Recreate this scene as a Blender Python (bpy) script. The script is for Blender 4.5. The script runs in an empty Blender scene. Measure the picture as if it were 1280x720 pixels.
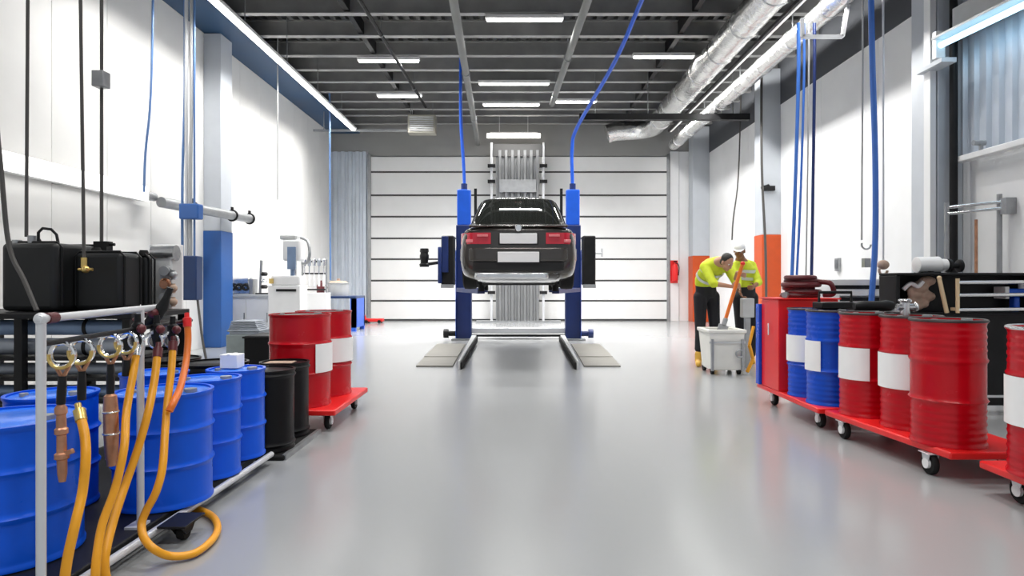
import bpy, bmesh, math, random
from mathutils import Vector, Matrix
random.seed(7)
S = bpy.context.scene
COL = S.collection
PI = math.pi
F, CX, CY, EYE = 800.0, 648.0, 352.0, 1.3      # focal length in pixels, vanishing point, eye height


def at(px, py, d):
    """world point at depth d behind a pixel of the 1280x720 photograph"""
    return Vector(((px - CX) * d / F, d, EYE - (py - CY) * d / F))


# ---------------------------------------------------------------- materials
MATS = {}


def mat(name, col, rough=0.5, metal=0.0, var=0.035, scale=6.0, bump=0.0, bscale=40.0, emit=0.0, stretch=None, rvar=0.03, coat=0.0, spec=0.5):
    if name in MATS:
        return MATS[name]
    m = bpy.data.materials.new(name)
    m.use_nodes = True
    nt = m.node_tree
    b = nt.nodes['Principled BSDF']
    tc = nt.nodes.new('ShaderNodeTexCoord')
    mp = nt.nodes.new('ShaderNodeMapping')
    if stretch:
        mp.inputs['Scale'].default_value = stretch
    nt.links.new(tc.outputs['Object'], mp.inputs['Vector'])
    n = nt.nodes.new('ShaderNodeTexNoise')
    n.inputs['Scale'].default_value = scale
    n.inputs['Detail'].default_value = 4
    nt.links.new(mp.outputs['Vector'], n.inputs['Vector'])
    r = nt.nodes.new('ShaderNodeValToRGB')
    r.color_ramp.elements[0].position = 0.3
    r.color_ramp.elements[1].position = 0.7
    lo = [max(0, c * (1 - var)) for c in col]
    hi = [min(1, c * (1 + var)) for c in col]
    r.color_ramp.elements[0].color = (*lo, 1)
    r.color_ramp.elements[1].color = (*hi, 1)
    nt.links.new(n.outputs['Fac'], r.inputs['Fac'])
    nt.links.new(r.outputs['Color'], b.inputs['Base Color'])
    mr = nt.nodes.new('ShaderNodeMapRange')
    mr.inputs['From Min'].default_value = 0.3
    mr.inputs['From Max'].default_value = 0.7
    mr.inputs['To Min'].default_value = max(0.02, rough - rvar)
    mr.inputs['To Max'].default_value = min(1, rough + rvar)
    nt.links.new(n.outputs['Fac'], mr.inputs['Value'])
    nt.links.new(mr.outputs['Result'], b.inputs['Roughness'])
    b.inputs['Metallic'].default_value = metal
    b.inputs['Coat Weight'].default_value = coat
    b.inputs['Specular IOR Level'].default_value = spec
    if bump:
        n2 = nt.nodes.new('ShaderNodeTexNoise')
        n2.inputs['Scale'].default_value = bscale
        n2.inputs['Detail'].default_value = 5
        nt.links.new(mp.outputs['Vector'], n2.inputs['Vector'])
        bp = nt.nodes.new('ShaderNodeBump')
        bp.inputs['Strength'].default_value = bump
        bp.inputs['Distance'].default_value = 0.02
        nt.links.new(n2.outputs['Fac'], bp.inputs['Height'])
        nt.links.new(bp.outputs['Normal'], b.inputs['Normal'])
    if emit:
        b.inputs['Emission Color'].default_value = (*col, 1)
        b.inputs['Emission Strength'].default_value = emit
    MATS[name] = m
    return m


def glass(name, col, rough=0.03):
    m = mat(name, col, rough, 0.0, 0.02, rvar=0.01)
    b = m.node_tree.nodes['Principled BSDF']
    b.inputs['Transmission Weight'].default_value = 0.35
    b.inputs['IOR'].default_value = 1.45
    return m


M_floor = mat('grey_epoxy_floor', (0.335, 0.345, 0.35), 0.2, 0, 0.008, 0.4, 0.0, 3.0, rvar=0.004, spec=1.0)
M_wall = mat('white_wall_panel', (0.80, 0.795, 0.775), 0.5, 0, 0.03, 1.5)
M_rwall = mat('white_wall_render', (0.82, 0.825, 0.83), 0.55, 0, 0.03, 1.5)
M_back = mat('grey_back_wall', (0.30, 0.30, 0.29), 0.6, 0, 0.05, 1.5)
M_bluetrim = mat('blue_wall_band', (0.018, 0.062, 0.14), 0.5, 0, 0.1, 1.0)
M_darktrim = mat('dark_wall_band', (0.07, 0.075, 0.085), 0.6, 0, 0.1, 1.0)
M_corr = mat('corrugated_steel', (0.62, 0.67, 0.74), 0.38, 0.35, 0.06, 2.0)
M_deck = mat('roof_deck', (0.06, 0.062, 0.06), 0.45, 0.5, 0.25, 3.0)
M_purlin = mat('roof_purlin', (0.36, 0.36, 0.355), 0.4, 0.4, 0.12, 3.0)
M_beam = mat('roof_pipe_grey', (0.19, 0.195, 0.19), 0.5, 0.2, 0.08, 3.0)
M_black_steel = mat('black_steel', (0.010, 0.010, 0.011), 0.45, 0.0, 0.2, 5.0, spec=0.25)
M_door = mat('white_door_panel', (0.84, 0.84, 0.83), 0.42, 0, 0.02, 2.0)
M_joint = mat('dark_rubber_seal', (0.06, 0.06, 0.06), 0.7)
M_orange = mat('orange_paint', (0.56, 0.07, 0.004), 0.4, 0, 0.05)
M_bluecol = mat('blue_column_paint', (0.02, 0.105, 0.36), 0.4, 0, 0.08, 2.0)
M_pil = mat('pale_grey_column', (0.52, 0.55, 0.59), 0.5, 0, 0.05, 2.0)
M_foil = mat('crinkled_duct_foil', (0.80, 0.80, 0.79), 0.26, 0.95, 0.08, 3.0, 0.9, 7.0)
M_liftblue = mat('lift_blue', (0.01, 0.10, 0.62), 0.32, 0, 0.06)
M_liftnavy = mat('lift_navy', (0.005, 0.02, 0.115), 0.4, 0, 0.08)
M_hosepale = mat('faded_blue_hose', (0.10, 0.20, 0.42), 0.4, 0, 0.08)
M_hoseblue = mat('blue_hose', (0.05, 0.17, 0.58), 0.4, 0, 0.06)
M_cableb = mat('black_cable', (0.07, 0.066, 0.062), 0.5)
M_grey_cable = mat('grey_cable', (0.42, 0.42, 0.42), 0.45)
M_steel = mat('bright_steel', (0.72, 0.73, 0.74), 0.24, 0.9, 0.06, 10)
M_dsteel = mat('dull_steel', (0.36, 0.37, 0.38), 0.38, 0.6, 0.1, 8)
M_plate = mat('worn_floor_plate', (0.22, 0.212, 0.19), 0.55, 0.1, 0.12, 5)
M_silver = mat('silver_tube', (0.66, 0.67, 0.69), 0.32, 0.3, 0.02, 8)
M_bluedrum = mat('blue_plastic', (0.004, 0.10, 0.72), 0.3, 0, 0.06, 5, spec=0.25)
M_bluelid = mat('blue_plastic_lid', (0.03, 0.18, 0.80), 0.25, 0, 0.08, 5, spec=0.4)
M_bluesteel = mat('blue_enamel', (0.004, 0.075, 0.58), 0.26, 0, 0.06, 5, spec=0.35)
M_reddrum = mat('red_enamel', (0.50, 0.002, 0.010), 0.25, 0, 0.06, 5, spec=0.35)
M_redtrolley = mat('red_trolley_paint', (0.78, 0.015, 0.015), 0.33, 0, 0.05, 5)
M_blackdrum = mat('black_plastic', (0.004, 0.004, 0.005), 0.42, 0, 0.15, 5, spec=0.2)
M_darklid = mat('dark_drum_lid', (0.045, 0.035, 0.035), 0.4, 0.3, 0.2, 6)
M_label = mat('white_label_paper', (0.94, 0.94, 0.935), 0.5, 0, 0.015)
M_white = mat('white_enamel', (0.82, 0.82, 0.82), 0.4, 0, 0.02)
M_rubber = mat('black_rubber', (0.012, 0.012, 0.012), 0.7, 0, 0.1, spec=0.2)
M_yhose = mat('yellow_hose', (0.83, 0.36, 0.012), 0.38, 0, 0.07, 8)
M_ohose = mat('orange_hose', (0.72, 0.16, 0.012), 0.38, 0, 0.07, 8)
M_copper = mat('tarnished_copper', (0.50, 0.25, 0.15), 0.38, 0.8, 0.2, 20)
M_brass = mat('brass', (0.72, 0.52, 0.18), 0.3, 0.9, 0.1, 20)
M_tank = mat('black_tank', (0.016, 0.017, 0.018), 0.4, 0, 0.15, 3, spec=0.3)
M_pipeblue = mat('blue_grey_pipe', (0.20, 0.28, 0.42), 0.33, 0.3, 0.15, 4)
M_pipegrey = mat('grey_pipe', (0.34, 0.37, 0.42), 0.35, 0.3, 0.15, 4)
M_cabgrey = mat('grey_cabinet', (0.55, 0.56, 0.56), 0.45, 0.1, 0.05)
M_crate = mat('grey_green_crate', (0.24, 0.28, 0.28), 0.5, 0, 0.1)
M_carpaint = mat('dark_brown_car_paint', (0.05, 0.043, 0.038), 0.2, 0.3, 0.05, coat=0.6, rvar=0.03)
M_carblack = mat('car_black_plastic', (0.008, 0.008, 0.008), 0.5)
M_carglass = glass('car_glass', (0.02, 0.022, 0.02))
M_tail = mat('tail_light_red', (0.50, 0.012, 0.03), 0.12, 0, 0.1, rvar=0.03, coat=0.5)
M_taillite = mat('tail_light_pink', (0.85, 0.22, 0.24), 0.12, 0, 0.1, rvar=0.03)
M_chrome = mat('chrome', (0.86, 0.86, 0.86), 0.1, 1.0, 0.02, rvar=0.03)
M_tubedim = mat('added_strip_tube', (1.0, 0.99, 0.96), 0.4, 0, 0.01, emit=0.25)  # weak glow for the tube of the added duct strip
M_shaft = mat('shaft_steel', (0.22, 0.225, 0.23), 0.4, 0.3, 0.06, 2.0)
M_lamp = mat('lamp_white', (1.0, 0.99, 0.96), 0.4, 0, 0.01, emit=9.0)
M_diff = mat('lamp_diffuser', (1.0, 0.99, 0.96), 0.4, 0, 0.01, emit=1.8)
M_lampw = mat('lamp_warm', (1.0, 0.93, 0.84), 0.4, 0, 0.01, emit=4.0)
M_lampb = mat('lamp_blue_white', (0.45, 0.78, 1.0), 0.4, 0, 0.01, emit=3.0)
M_hivis = mat('hi_vis_yellow', (0.62, 0.72, 0.03), 0.75, 0, 0.1, 12, 0.15, 30)
M_reflect = mat('reflective_tape', (0.70, 0.73, 0.68), 0.35, 0.2, 0.05)
M_trouser = mat('black_work_trousers', (0.010, 0.010, 0.014), 0.8, 0, 0.15, 12, 0.15, 30)
M_skin = mat('brown_skin', (0.26, 0.105, 0.045), 0.5, 0, 0.06, 12)
M_skin2 = mat('tan_skin', (0.50, 0.27, 0.17), 0.5, 0, 0.06, 12)
M_hair = mat('dark_hair', (0.02, 0.017, 0.015), 0.6, 0, 0.2, 20, 0.4, 60)
M_boot = mat('tan_boot', (0.70, 0.40, 0.06), 0.5, 0, 0.1)
M_bin = mat('pale_bin_plastic', (0.78, 0.77, 0.72), 0.45, 0, 0.05, 4)
M_cart = mat('black_cart', (0.008, 0.008, 0.009), 0.42, 0, 0.15, 4, spec=0.25)
M_wood = mat('pale_wood', (0.66, 0.52, 0.32), 0.5, 0, 0.12, 4, stretch=(8, 8, 1))
M_brown = mat('brown_cloth', (0.46, 0.33, 0.25), 0.75, 0, 0.2, 10, 0.2, 20)
M_maroon = mat('maroon_rubber', (0.10, 0.012, 0.016), 0.4, 0, 0.2, 8)
M_navybox = mat('navy_box', (0.010, 0.035, 0.12), 0.35, 0, 0.1)
M_redplastic = mat('red_plastic', (0.75, 0.02, 0.02), 0.35)
M_beige = mat('beige_heater', (0.26, 0.25, 0.21), 0.55)


# ---------------------------------------------------------------- mesh collector
def root_of(o):
    while o.parent is not None:
        o = o.parent
    return o


class MB:
    def __init__(self):
        self.v, self.f = [], []

    def add(self, vs, fs):
        b = len(self.v)
        self.v += [Vector(v) for v in vs]
        self.f += [tuple(b + i for i in f) for f in fs]
        return self

    def box(self, x0, x1, y0, y1, z0, z1, rz=0.0, m=None):
        vs = [Vector((x, y, z)) for x in (x0, x1) for y in (y0, y1) for z in (z0, z1)]
        if rz:
            c = Vector(((x0 + x1) / 2, (y0 + y1) / 2, 0))
            R = Matrix.Rotation(rz, 4, 'Z')
            vs = [c + R @ (v - c) for v in vs]
        if m is not None:
            vs = [m @ v for v in vs]
        return self.add(vs, [(0, 1, 3, 2), (4, 6, 7, 5), (0, 4, 5, 1), (2, 3, 7, 6), (0, 2, 6, 4), (1, 5, 7, 3)])

    def bar(self, p0, p1, w, h, up=Vector((0, 0, 1))):
        """a rectangular bar from p0 to p1"""
        p0, p1 = Vector(p0), Vector(p1)
        d = (p1 - p0).normalized()
        s = d.cross(up)
        if s.length < 1e-4:
            s = d.cross(Vector((0, 1, 0)))
        s.normalize()
        u = s.cross(d)
        vs = [p + s * a * w / 2 + u * b * h / 2 for p in (p0, p1) for a, b in ((-1, -1), (1, -1), (1, 1), (-1, 1))]
        return self.add(vs, [(0, 1, 2, 3), (7, 6, 5, 4)] + [(i, i + 4, (i + 1) % 4 + 4, (i + 1) % 4) for i in range(4)])

    def cyl(self, p0, p1, r0, r1=None, seg=16):
        r1 = r0 if r1 is None else r1
        return self.rings([(p0, r0), (p1, r1)], seg)

    def rings(self, pr, seg=12, closed=False):
        pts = [Vector(p) for p, _ in pr]
        n = len(pts)
        vs, fs = [], []
        t0 = (pts[1] - pts[0]).normalized()
        ref = Vector((0, 0, 1)) if abs(t0.z) < 0.9 else Vector((1, 0, 0))
        nrm = t0.cross(ref).normalized()
        for i in range(n):
            if closed:
                t = (pts[(i + 1) % n] - pts[i - 1]).normalized()
            else:
                t = (pts[min(i + 1, n - 1)] - pts[max(i - 1, 0)]).normalized()
            nrm = (nrm - t * nrm.dot(t)).normalized()
            bn = t.cross(nrm)
            for k in range(seg):
                a = 2 * PI * k / seg
                vs.append(pts[i] + (nrm * math.cos(a) + bn * math.sin(a)) * pr[i][1])
        m = n if closed else n - 1
        for i in range(m):
            j = (i + 1) % n
            for k in range(seg):
                k2 = (k + 1) % seg
                fs.append((i * seg + k, i * seg + k2, j * seg + k2, j * seg + k))
        if not closed:
            fs.append(tuple(range(seg))[::-1])
            fs.append(tuple((n - 1) * seg + k for k in range(seg)))
        return self.add(vs, fs)

    def tube(self, pts, r, seg=10, sub=6):
        return self.rings([(p, r) for p in spline(pts, sub)], seg)

    def polytube(self, pts, r, seg=10):
        return self.rings([(p, r) for p in pts], seg)

    def torus(self, c, R, r, ax='Y', seg=24, ts=8, a0=0, a1=2 * PI):
        c = Vector(c)
        full = abs(a1 - a0 - 2 * PI) < 1e-6
        n = seg if full else seg + 1
        pts = []
        for i in range(n):
            a = a0 + (a1 - a0) * i / seg
            x, y = R * math.cos(a), R * math.sin(a)
            pts.append(c + {'Y': Vector((x, 0, y)), 'X': Vector((0, x, y)), 'Z': Vector((x, y, 0))}[ax])
        return self.rings([(p, r) for p in pts], ts, closed=full)

    def lathe(self, prof, c, seg=40, ax='Z', close=False):
        """prof: (radius, height) pairs; ends with radius 0 close themselves"""
        c = Vector(c)
        n = len(prof)
        vs, fs = [], []
        for r, h in prof:
            for k in range(seg):
                a = 2 * PI * k / seg
                x, y = r * math.cos(a), r * math.sin(a)
                vs.append(c + {'Z': Vector((x, y, h)), 'X': Vector((h, x, y)), 'Y': Vector((x, h, y))}[ax])
        for i in range(n - 1):
            for k in range(seg):
                k2 = (k + 1) % seg
                fs.append((i * seg + k, i * seg + k2, (i + 1) * seg + k2, (i + 1) * seg + k))
        if close:
            for k in range(seg):
                k2 = (k + 1) % seg
                fs.append(((n - 1) * seg + k, (n - 1) * seg + k2, k2, k))
        else:
            fs.append(tuple(range(seg))[::-1])
            fs.append(tuple((n - 1) * seg + k for k in range(seg)))
        return self.add(vs, fs)

    def ball(self, c, r, seg=16, rin=10, m=None):
        rx, ry, rz = (r, r, r) if not hasattr(r, '__len__') else r
        vs, fs = [], []
        c = Vector(c)
        for i in range(1, rin):
            t = PI * i / rin
            for k in range(seg):
                a = 2 * PI * k / seg
                p = Vector((rx * math.sin(t) * math.cos(a), ry * math.sin(t) * math.sin(a), rz * math.cos(t)))
                vs.append(c + (m @ p if m is not None else p))
        top, bot = Vector((0, 0, rz)), Vector((0, 0, -rz))
        vs.append(c + (m @ top if m is not None else top))
        vs.append(c + (m @ bot if m is not None else bot))
        for i in range(rin - 2):
            for k in range(seg):
                k2 = (k + 1) % seg
                fs.append((i * seg + k, (i + 1) * seg + k, (i + 1) * seg + k2, i * seg + k2))
        nt, nb = (rin - 1) * seg, (rin - 1) * seg + 1
        for k in range(seg):
            k2 = (k + 1) % seg
            fs.append((nt, k, k2))
            fs.append((nb, (rin - 2) * seg + k2, (rin - 2) * seg + k))
        return self.add(vs, fs)

    def prism(self, poly, a0, a1, ax='Y'):
        n = len(poly)
        mk = {'Y': lambda p, a: Vector((p[0], a, p[1])), 'X': lambda p, a: Vector((a, p[0], p[1])), 'Z': lambda p, a: Vector((p[0], p[1], a))}[ax]
        vs = [mk(p, a0) for p in poly] + [mk(p, a1) for p in poly]
        fs = [tuple(range(n)), tuple(range(2 * n - 1, n - 1, -1))] + [(i, i + n, (i + 1) % n + n, (i + 1) % n) for i in range(n)]
        return self.add(vs, fs)

    def grid(self, g, thick=0.0, nrm=None):
        """g: rows of points; optionally thickened along per-point normals"""
        R, C = len(g), len(g[0])
        vs = [p for row in g for p in row]
        fs = [(i * C + j, i * C + j + 1, (i + 1) * C + j + 1, (i + 1) * C + j) for i in range(R - 1) for j in range(C - 1)]
        if thick:
            n = len(vs)
            vs = vs + [vs[k] + nrm[k] * thick for k in range(n)]
            fs = fs + [tuple(n + q for q in reversed(f)) for f in fs]
            edge = [(0, j) for j in range(C)] + [(i, C - 1) for i in range(1, R)] + [(R - 1, j) for j in range(C - 2, -1, -1)] + [(i, 0) for i in range(R - 2, 0, -1)]
            ids = [i * C + j for i, j in edge]
            for a, b in zip(ids, ids[1:] + ids[:1]):
                fs.append((a, b, b + n, a + n))
        return self.add(vs, fs)

    def mesh(self, name, off=Vector((0, 0, 0))):
        me = bpy.data.meshes.new(name)
        me.from_pydata([v - off for v in self.v], [], self.f)
        bm = bmesh.new()
        bm.from_mesh(me)
        bmesh.ops.recalc_face_normals(bm, faces=bm.faces)
        bm.to_mesh(me)
        bm.free()
        return me

    def build(self, name, m, parent=None, bevel=0.0, smooth=True, angle=38, local=False, base=None, segs=2):
        """one mesh object; vertices are world coordinates unless local"""
        if parent is not None:
            off = Vector((0, 0, 0)) if local else root_of(parent).location.copy()
        else:
            xs, ys, zs = zip(*[tuple(v) for v in self.v])
            off = Vector(base) if base is not None else Vector(((min(xs) + max(xs)) / 2, (min(ys) + max(ys)) / 2, min(zs)))
        me = self.mesh(name, off)
        me.materials.append(m)
        if smooth:
            me.polygons.foreach_set('use_smooth', [True] * len(me.polygons))
            me.set_sharp_from_angle(angle=math.radians(angle))
        o = bpy.data.objects.new(name, me)
        COL.objects.link(o)
        if parent is not None:
            o.parent = parent
        else:
            o.location = off
        if bevel:
            b = o.modifiers.new('edge', 'BEVEL')
            b.width = bevel
            b.segments = segs
            b.limit_method = 'ANGLE'
            b.angle_limit = math.radians(40)
        return o


def spline(pts, sub=6):
    P = [Vector(p) for p in pts]
    P = [P[0] * 2 - P[1]] + P + [P[-1] * 2 - P[-2]]
    out = []
    for i in range(1, len(P) - 2):
        p0, p1, p2, p3 = P[i - 1], P[i], P[i + 1], P[i + 2]
        for k in range(sub):
            t = k / sub
            out.append(0.5 * ((2 * p1) + (p2 - p0) * t + (2 * p0 - 5 * p1 + 4 * p2 - p3) * t * t + (3 * p1 - p0 - 3 * p2 + p3) * t ** 3))
    out.append(P[-2])
    return out


def tag(o, label, cat, group=None):
    o['label'], o['category'], o['kind'] = label, cat, 'thing'
    if group:
        o['group'] = group
    return o


def thing(name, label, cat, loc=(0, 0, 0), group=None):
    o = bpy.data.objects.new(name, None)
    o.empty_display_size = 0.1
    COL.objects.link(o)
    o.location = loc
    return tag(o, label, cat, group)


def struct(o, label=None):
    o['kind'] = 'structure'
    if label:
        o['label'] = label
    return o


def copy_thing(o, loc, label, parent=None, rz=None):
    c = o.copy()
    COL.objects.link(c)
    if parent is None:
        c.location = loc
        c['label'] = label
        if rz is not None:
            c.rotation_euler.z = rz
    else:
        c.parent = parent
    for ch in list(o.children):
        copy_thing(ch, None, None, c)
    return c


def area(name, loc, sx, sy, power, rot=(0, 0, 0), col=(1, 0.985, 0.96), spread=None):
    l = bpy.data.lights.new(name, 'AREA')
    l.shape = 'RECTANGLE'
    l.size, l.size_y, l.energy, l.color = sx, sy, power, col
    if spread:
        l.spread = spread
    o = bpy.data.objects.new(name, l)
    COL.objects.link(o)
    o.location, o.rotation_euler = loc, rot
    return o

# ---------------------------------------------------------------- the hall
XL, XR, YB, YF, ZC = -6.2, 6.15, 21.2, -3.0, 6.75
o = MB().box(XL - 0.2, XR + 0.2, YF, YB + 0.2, -0.1, 0.0).build('floor', M_floor, base=(0, 0, 0))
struct(o)

# left wall: tall insulated panels with narrow joints
mb = MB()
y = YF
while y < YB:
    y1 = min(y + 1.15, YB + 0.2)
    mb.box(XL - 0.12, XL, y + 0.006, y1 - 0.006, 0, 6.2)
    y = y1
mb.box(XL - 0.2, XL - 0.012, YF, YB + 0.2, 0, ZC)
struct(mb.build('wall_left', M_wall, base=(XL, 0, 0)))
struct(MB().box(XL - 0.12, XL + 0.012, YF, YB, 6.2, ZC).box(XL, -5.25, YF, YB - 0.02, 6.2, 6.29).build('trim_1', M_bluetrim))

# right wall: rendered panels below, dark band above
mb = MB()
y = 8.9
while y < YB:
    y1 = min(y + 2.05, YB + 0.2)
    mb.box(XR, XR + 0.12, y + 0.006, y1 - 0.006, 0, 5.45)
    y = y1
mb.box(XR + 0.012, XR + 0.2, YF, YB + 0.2, 0, ZC)
mb.box(XR, XR + 0.1, YF, 8.85, 0, 3.0)
struct(mb.build('wall_right', M_rwall, base=(XR, 0, 0)))
struct(MB().box(XR - 0.012, XR + 0.12, YF, YB, 5.45, ZC).build('trim_2', M_darktrim))


def corrugated(a0, a1, pitch, depth):
    """zig-zag profile between a0 and a1: list of (a, d)"""
    out, a = [], a0
    while a < a1 - 1e-4:
        for fa, fd in ((0, 0), (0.3, 0), (0.45, 1), (0.85, 1)):
            if a + fa * pitch <= a1:
                out.append((a + fa * pitch, fd * depth))
        a += pitch
    out.append((a1, 0))
    return out


pr = corrugated(-1.0, 8.8, 0.22, 0.05)
mb = MB()
mb.prism([(XR + 0.1, pr[0][0])] + [(XR - 0.005 - d, a) for a, d in pr] + [(XR + 0.1, pr[-1][0])], 3.0, 5.45, 'Z')
struct(mb.build('trim_3', M_corr, smooth=False))

# back wall with the opening for the sectional door
DX0, DX1, DZ = -4.93, 4.96, 5.46
mb = MB()
mb.box(XL - 0.2, DX0, YB, YB + 0.2, 0, ZC).box(DX1, XR + 0.2, YB, YB + 0.2, 0, ZC).box(DX0, DX1, YB, YB + 0.2, DZ, ZC)
struct(mb.build('wall_back', M_back, base=(0, YB, 0)))
pr = corrugated(XL, DX0 - 0.05, 0.24, 0.06)
mb = MB().prism([(pr[0][0], YB)] + [(a, YB - 0.01 - d) for a, d in pr] + [(pr[-1][0], YB)], 0, 5.6, 'Z')
struct(mb.build('trim_4', M_corr, smooth=False))
struct(MB().box(DX1 + 0.06, 5.3, YB - 0.06, YB, 0, 5.6).box(5.32, XR, YB - 0.03, YB, 0, 5.6).build('trim_5', M_rwall))

door = bpy.data.objects.new('door_1', None)
COL.objects.link(door)
door.location = (0, YB, 0)
struct(door, 'white sectional overhead door closing the far end of the hall')
zs = [0.03, 0.66, 1.33, 2.04, 2.73, 3.45, 4.16, 4.93, 5.46]
for z0, z1 in zip(zs, zs[1:]):
    p = MB().box(DX0 + 0.04, DX1 - 0.04, YB - 0.02, YB + 0.06, z0 + 0.028, z1 - 0.028).build('door_panel', M_door, door, bevel=0.012)
    MB().box(DX0 + 0.04, DX1 - 0.04, YB + 0.0, YB + 0.05, z0 - 0.03, z0 + 0.03).build('seal', M_joint, p)
for x in (DX0, DX1):
    MB().box(x - 0.05, x + 0.05, YB - 0.08, YB + 0.02, 0, 5.5).build('guide_track', M_dsteel, door, bevel=0.01)
MB().cyl((DX0, YB + 0.1, DZ - 0.02), (DX1, YB + 0.1, DZ - 0.02), 0.05).build('shaft', M_dsteel, door)

# roof: trapezoidal deck, purlins across, one mesh each
pr = corrugated(XL - 0.2, XR + 0.2, 0.22, 0.12)
cl = MB().prism([(pr[0][0], ZC + 0.25)] + [(a, ZC + 0.12 - d) for a, d in pr] + [(pr[-1][0], ZC + 0.25)], YF, YB + 0.2, 'Y').build('ceiling', M_deck, smooth=False, base=(0, 0, ZC))
struct(cl)
yy = [0.5, 2.2, 3.9, 5.6, 7.3, 8.9, 10.4, 11.98, 13.07, 14.2, 15.15, 16.06, 16.9, 17.8, 18.6, 19.3, 20.3]
for k, y in enumerate(yy):
    mb = MB().box(XL, XR, y - 0.07, y + 0.07, 6.3, 6.325).box(XL, XR, y - 0.07, y + 0.07, 6.6, 6.62).box(XL, XR, y - 0.012, y + 0.012, 6.325, 6.6)
    mb.build('purlin', M_purlin, cl, smooth=False)
for x in (-3.2, 3.3):
    MB().box(x - 0.05, x + 0.05, 0, YB, 6.34, 6.6).build('tie_beam', M_black_steel, cl)

# columns
def column(name, x0, x1, y0, y1, ztop, paint, zp, m=M_pil):
    r = bpy.data.objects.new(name, None)
    COL.objects.link(r)
    r.location = ((x0 + x1) / 2, (y0 + y1) / 2, 0)
    struct(r)
    MB().box(x0, x1, y0, y1, zp, ztop).build('column_shaft', m, r, bevel=0.01)
    MB().box(x0 - 0.012, x1 + 0.012, y0 - 0.012, y1 + 0.012, 0, zp).build('column_guard', paint, r, bevel=0.01)
    return r


column('column', XL, -5.86, 12.6, 13.1, 6.19, M_bluecol, 2.3)
column('column', 5.72, XR, 15.0, 15.5, 6.3, M_orange, 2.4)
column('column', 5.62, XR, 20.6, 21.12, 6.3, M_orange, 2.13)
column('column', 5.80, XR, 8.85, 9.45, 6.3, M_pil, 0.6)
# open-web detail on the near right column
r = MB().box(5.70, 5.78, 8.86, 9.0, 0, 5.6).build('trim_6', M_rwall)
struct(r)
struct(MB().box(5.62, 5.82, 8.5, 9.05, 4.22, 4.28).build('trim_7', M_pil))
struct(MB().cyl((5.93, 8.72, 0), (5.93, 8.72, 6.2), 0.05).build('trim_8', M_black_steel))

# long grey pipes under the purlins
def pipe(name, p0, p1, r, m, label, cat, group=None, hang=()):
    t = thing(name, label, cat, Vector(p0), group)
    MB().cyl(p0, p1, r, seg=14).build('pipe_run', m, t)
    p0, p1 = Vector(p0), Vector(p1)
    for f in hang:
        q = p0.lerp(p1, f)
        MB().cyl((q.x, q.y, q.z), (q.x, q.y, 6.66), 0.012, seg=6).torus(q, r + 0.012, 0.01, 'Y', 16, 6).build('pipe_hanger', M_dsteel, t)
    return t


pipe('ceiling_pipe', (-0.98, 8.0, 5.80), (-1.32, 20.9, 5.80), 0.075, M_beam, 'grey ceiling pipe running from above the camera toward the blue lift hose', 'pipe', 'roof pipes', (0.15, 0.45, 0.75))
pipe('ceiling_pipe', (1.24, 8.0, 5.9), (0.87, 16.6, 5.9), 0.07, M_beam, 'shorter grey ceiling pipe beside the slanting blue hose', 'pipe', 'roof pipes', (0.2, 0.6, 0.9))
pipe('ceiling_pipe', (-2.75, 9.0, 6.1), (-2.55, 17.6, 6.1), 0.035, M_black_steel, 'thin dark ceiling pipe nearer the row of wall lamps', 'pipe', 'roof pipes', (0.4, 0.8))

# silver ventilation ducts
def duct(name, path, r, label, seglen=1.4):
    t = thing(name, label, 'duct', Vector(path[0]))
    pts = [Vector(p) for p in path]
    MB().rings([(p, r) for p in pts], 28).build('duct_run', M_foil, t, angle=60)
    a, b = pts[0], pts[1]
    n = int((b - a).length / seglen)
    for k in range(1, n + 1):
        q = a.lerp(b, k / (n + 0.5))
        MB().torus(q, r + 0.004, 0.014, 'Y', 28, 6).build('duct_band', M_foil, t)
        if k % 2:
            MB().cyl((q.x, q.y, q.z + r), (q.x, q.y, 6.66), 0.012, seg=6).build('duct_hanger', M_dsteel, t)
    return t


big = [(4.12, 2.0, 6.0), (4.12, 19.2, 6.0)]
for k in range(1, 7):
    a = PI / 2 * k / 6
    big.append((4.12 - 0.75 + 0.75 * math.cos(a), 19.2 + 0.75 * math.sin(a), 6.0 - 0.0 * k))
big += [(3.0, 19.95, 5.97), (2.75, 19.95, 5.9)]
duct('ventilation_duct', big, 0.285, 'wide crinkled silver duct with an elbow at its far end')
duct('ventilation_duct', [(4.9, 2.0, 5.62), (4.9, 20.2, 5.62)], 0.165, 'thin crinkled silver duct close to the white wall')

t = thing('ceiling_crossbar', 'black crossbar hanging under the wide silver duct', 'crossbar', (3.3, 15.8, 5.45))
MB().box(1.5, 5.7, 15.75, 15.9, 5.29, 5.44).build('bar', M_black_steel, t)
for x in (1.9, 3.2, 5.3):
    MB().cyl((x, 15.82, 5.44), (x, 15.82, 6.66), 0.014, seg=6).build('hanger_rod', M_dsteel, t)
t = thing('ceiling_bracket', 'pale square tube bracket hanging below the thin silver duct', 'bracket', at(1028, 45, 9.2))
a, b, c, d = at(1003, 5, 9.6), at(1003, 46, 9.6), at(1053, 46, 9.6), at(1060, 2, 9.6)
MB().bar((a.x, a.y, 5.25), b, 0.05, 0.05, Vector((0, 1, 0))).bar(b, c, 0.05, 0.05).bar(c, (d.x, d.y, 5.45), 0.05, 0.05, Vector((0, 1, 0))).build('tube', M_silver, t)

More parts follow.
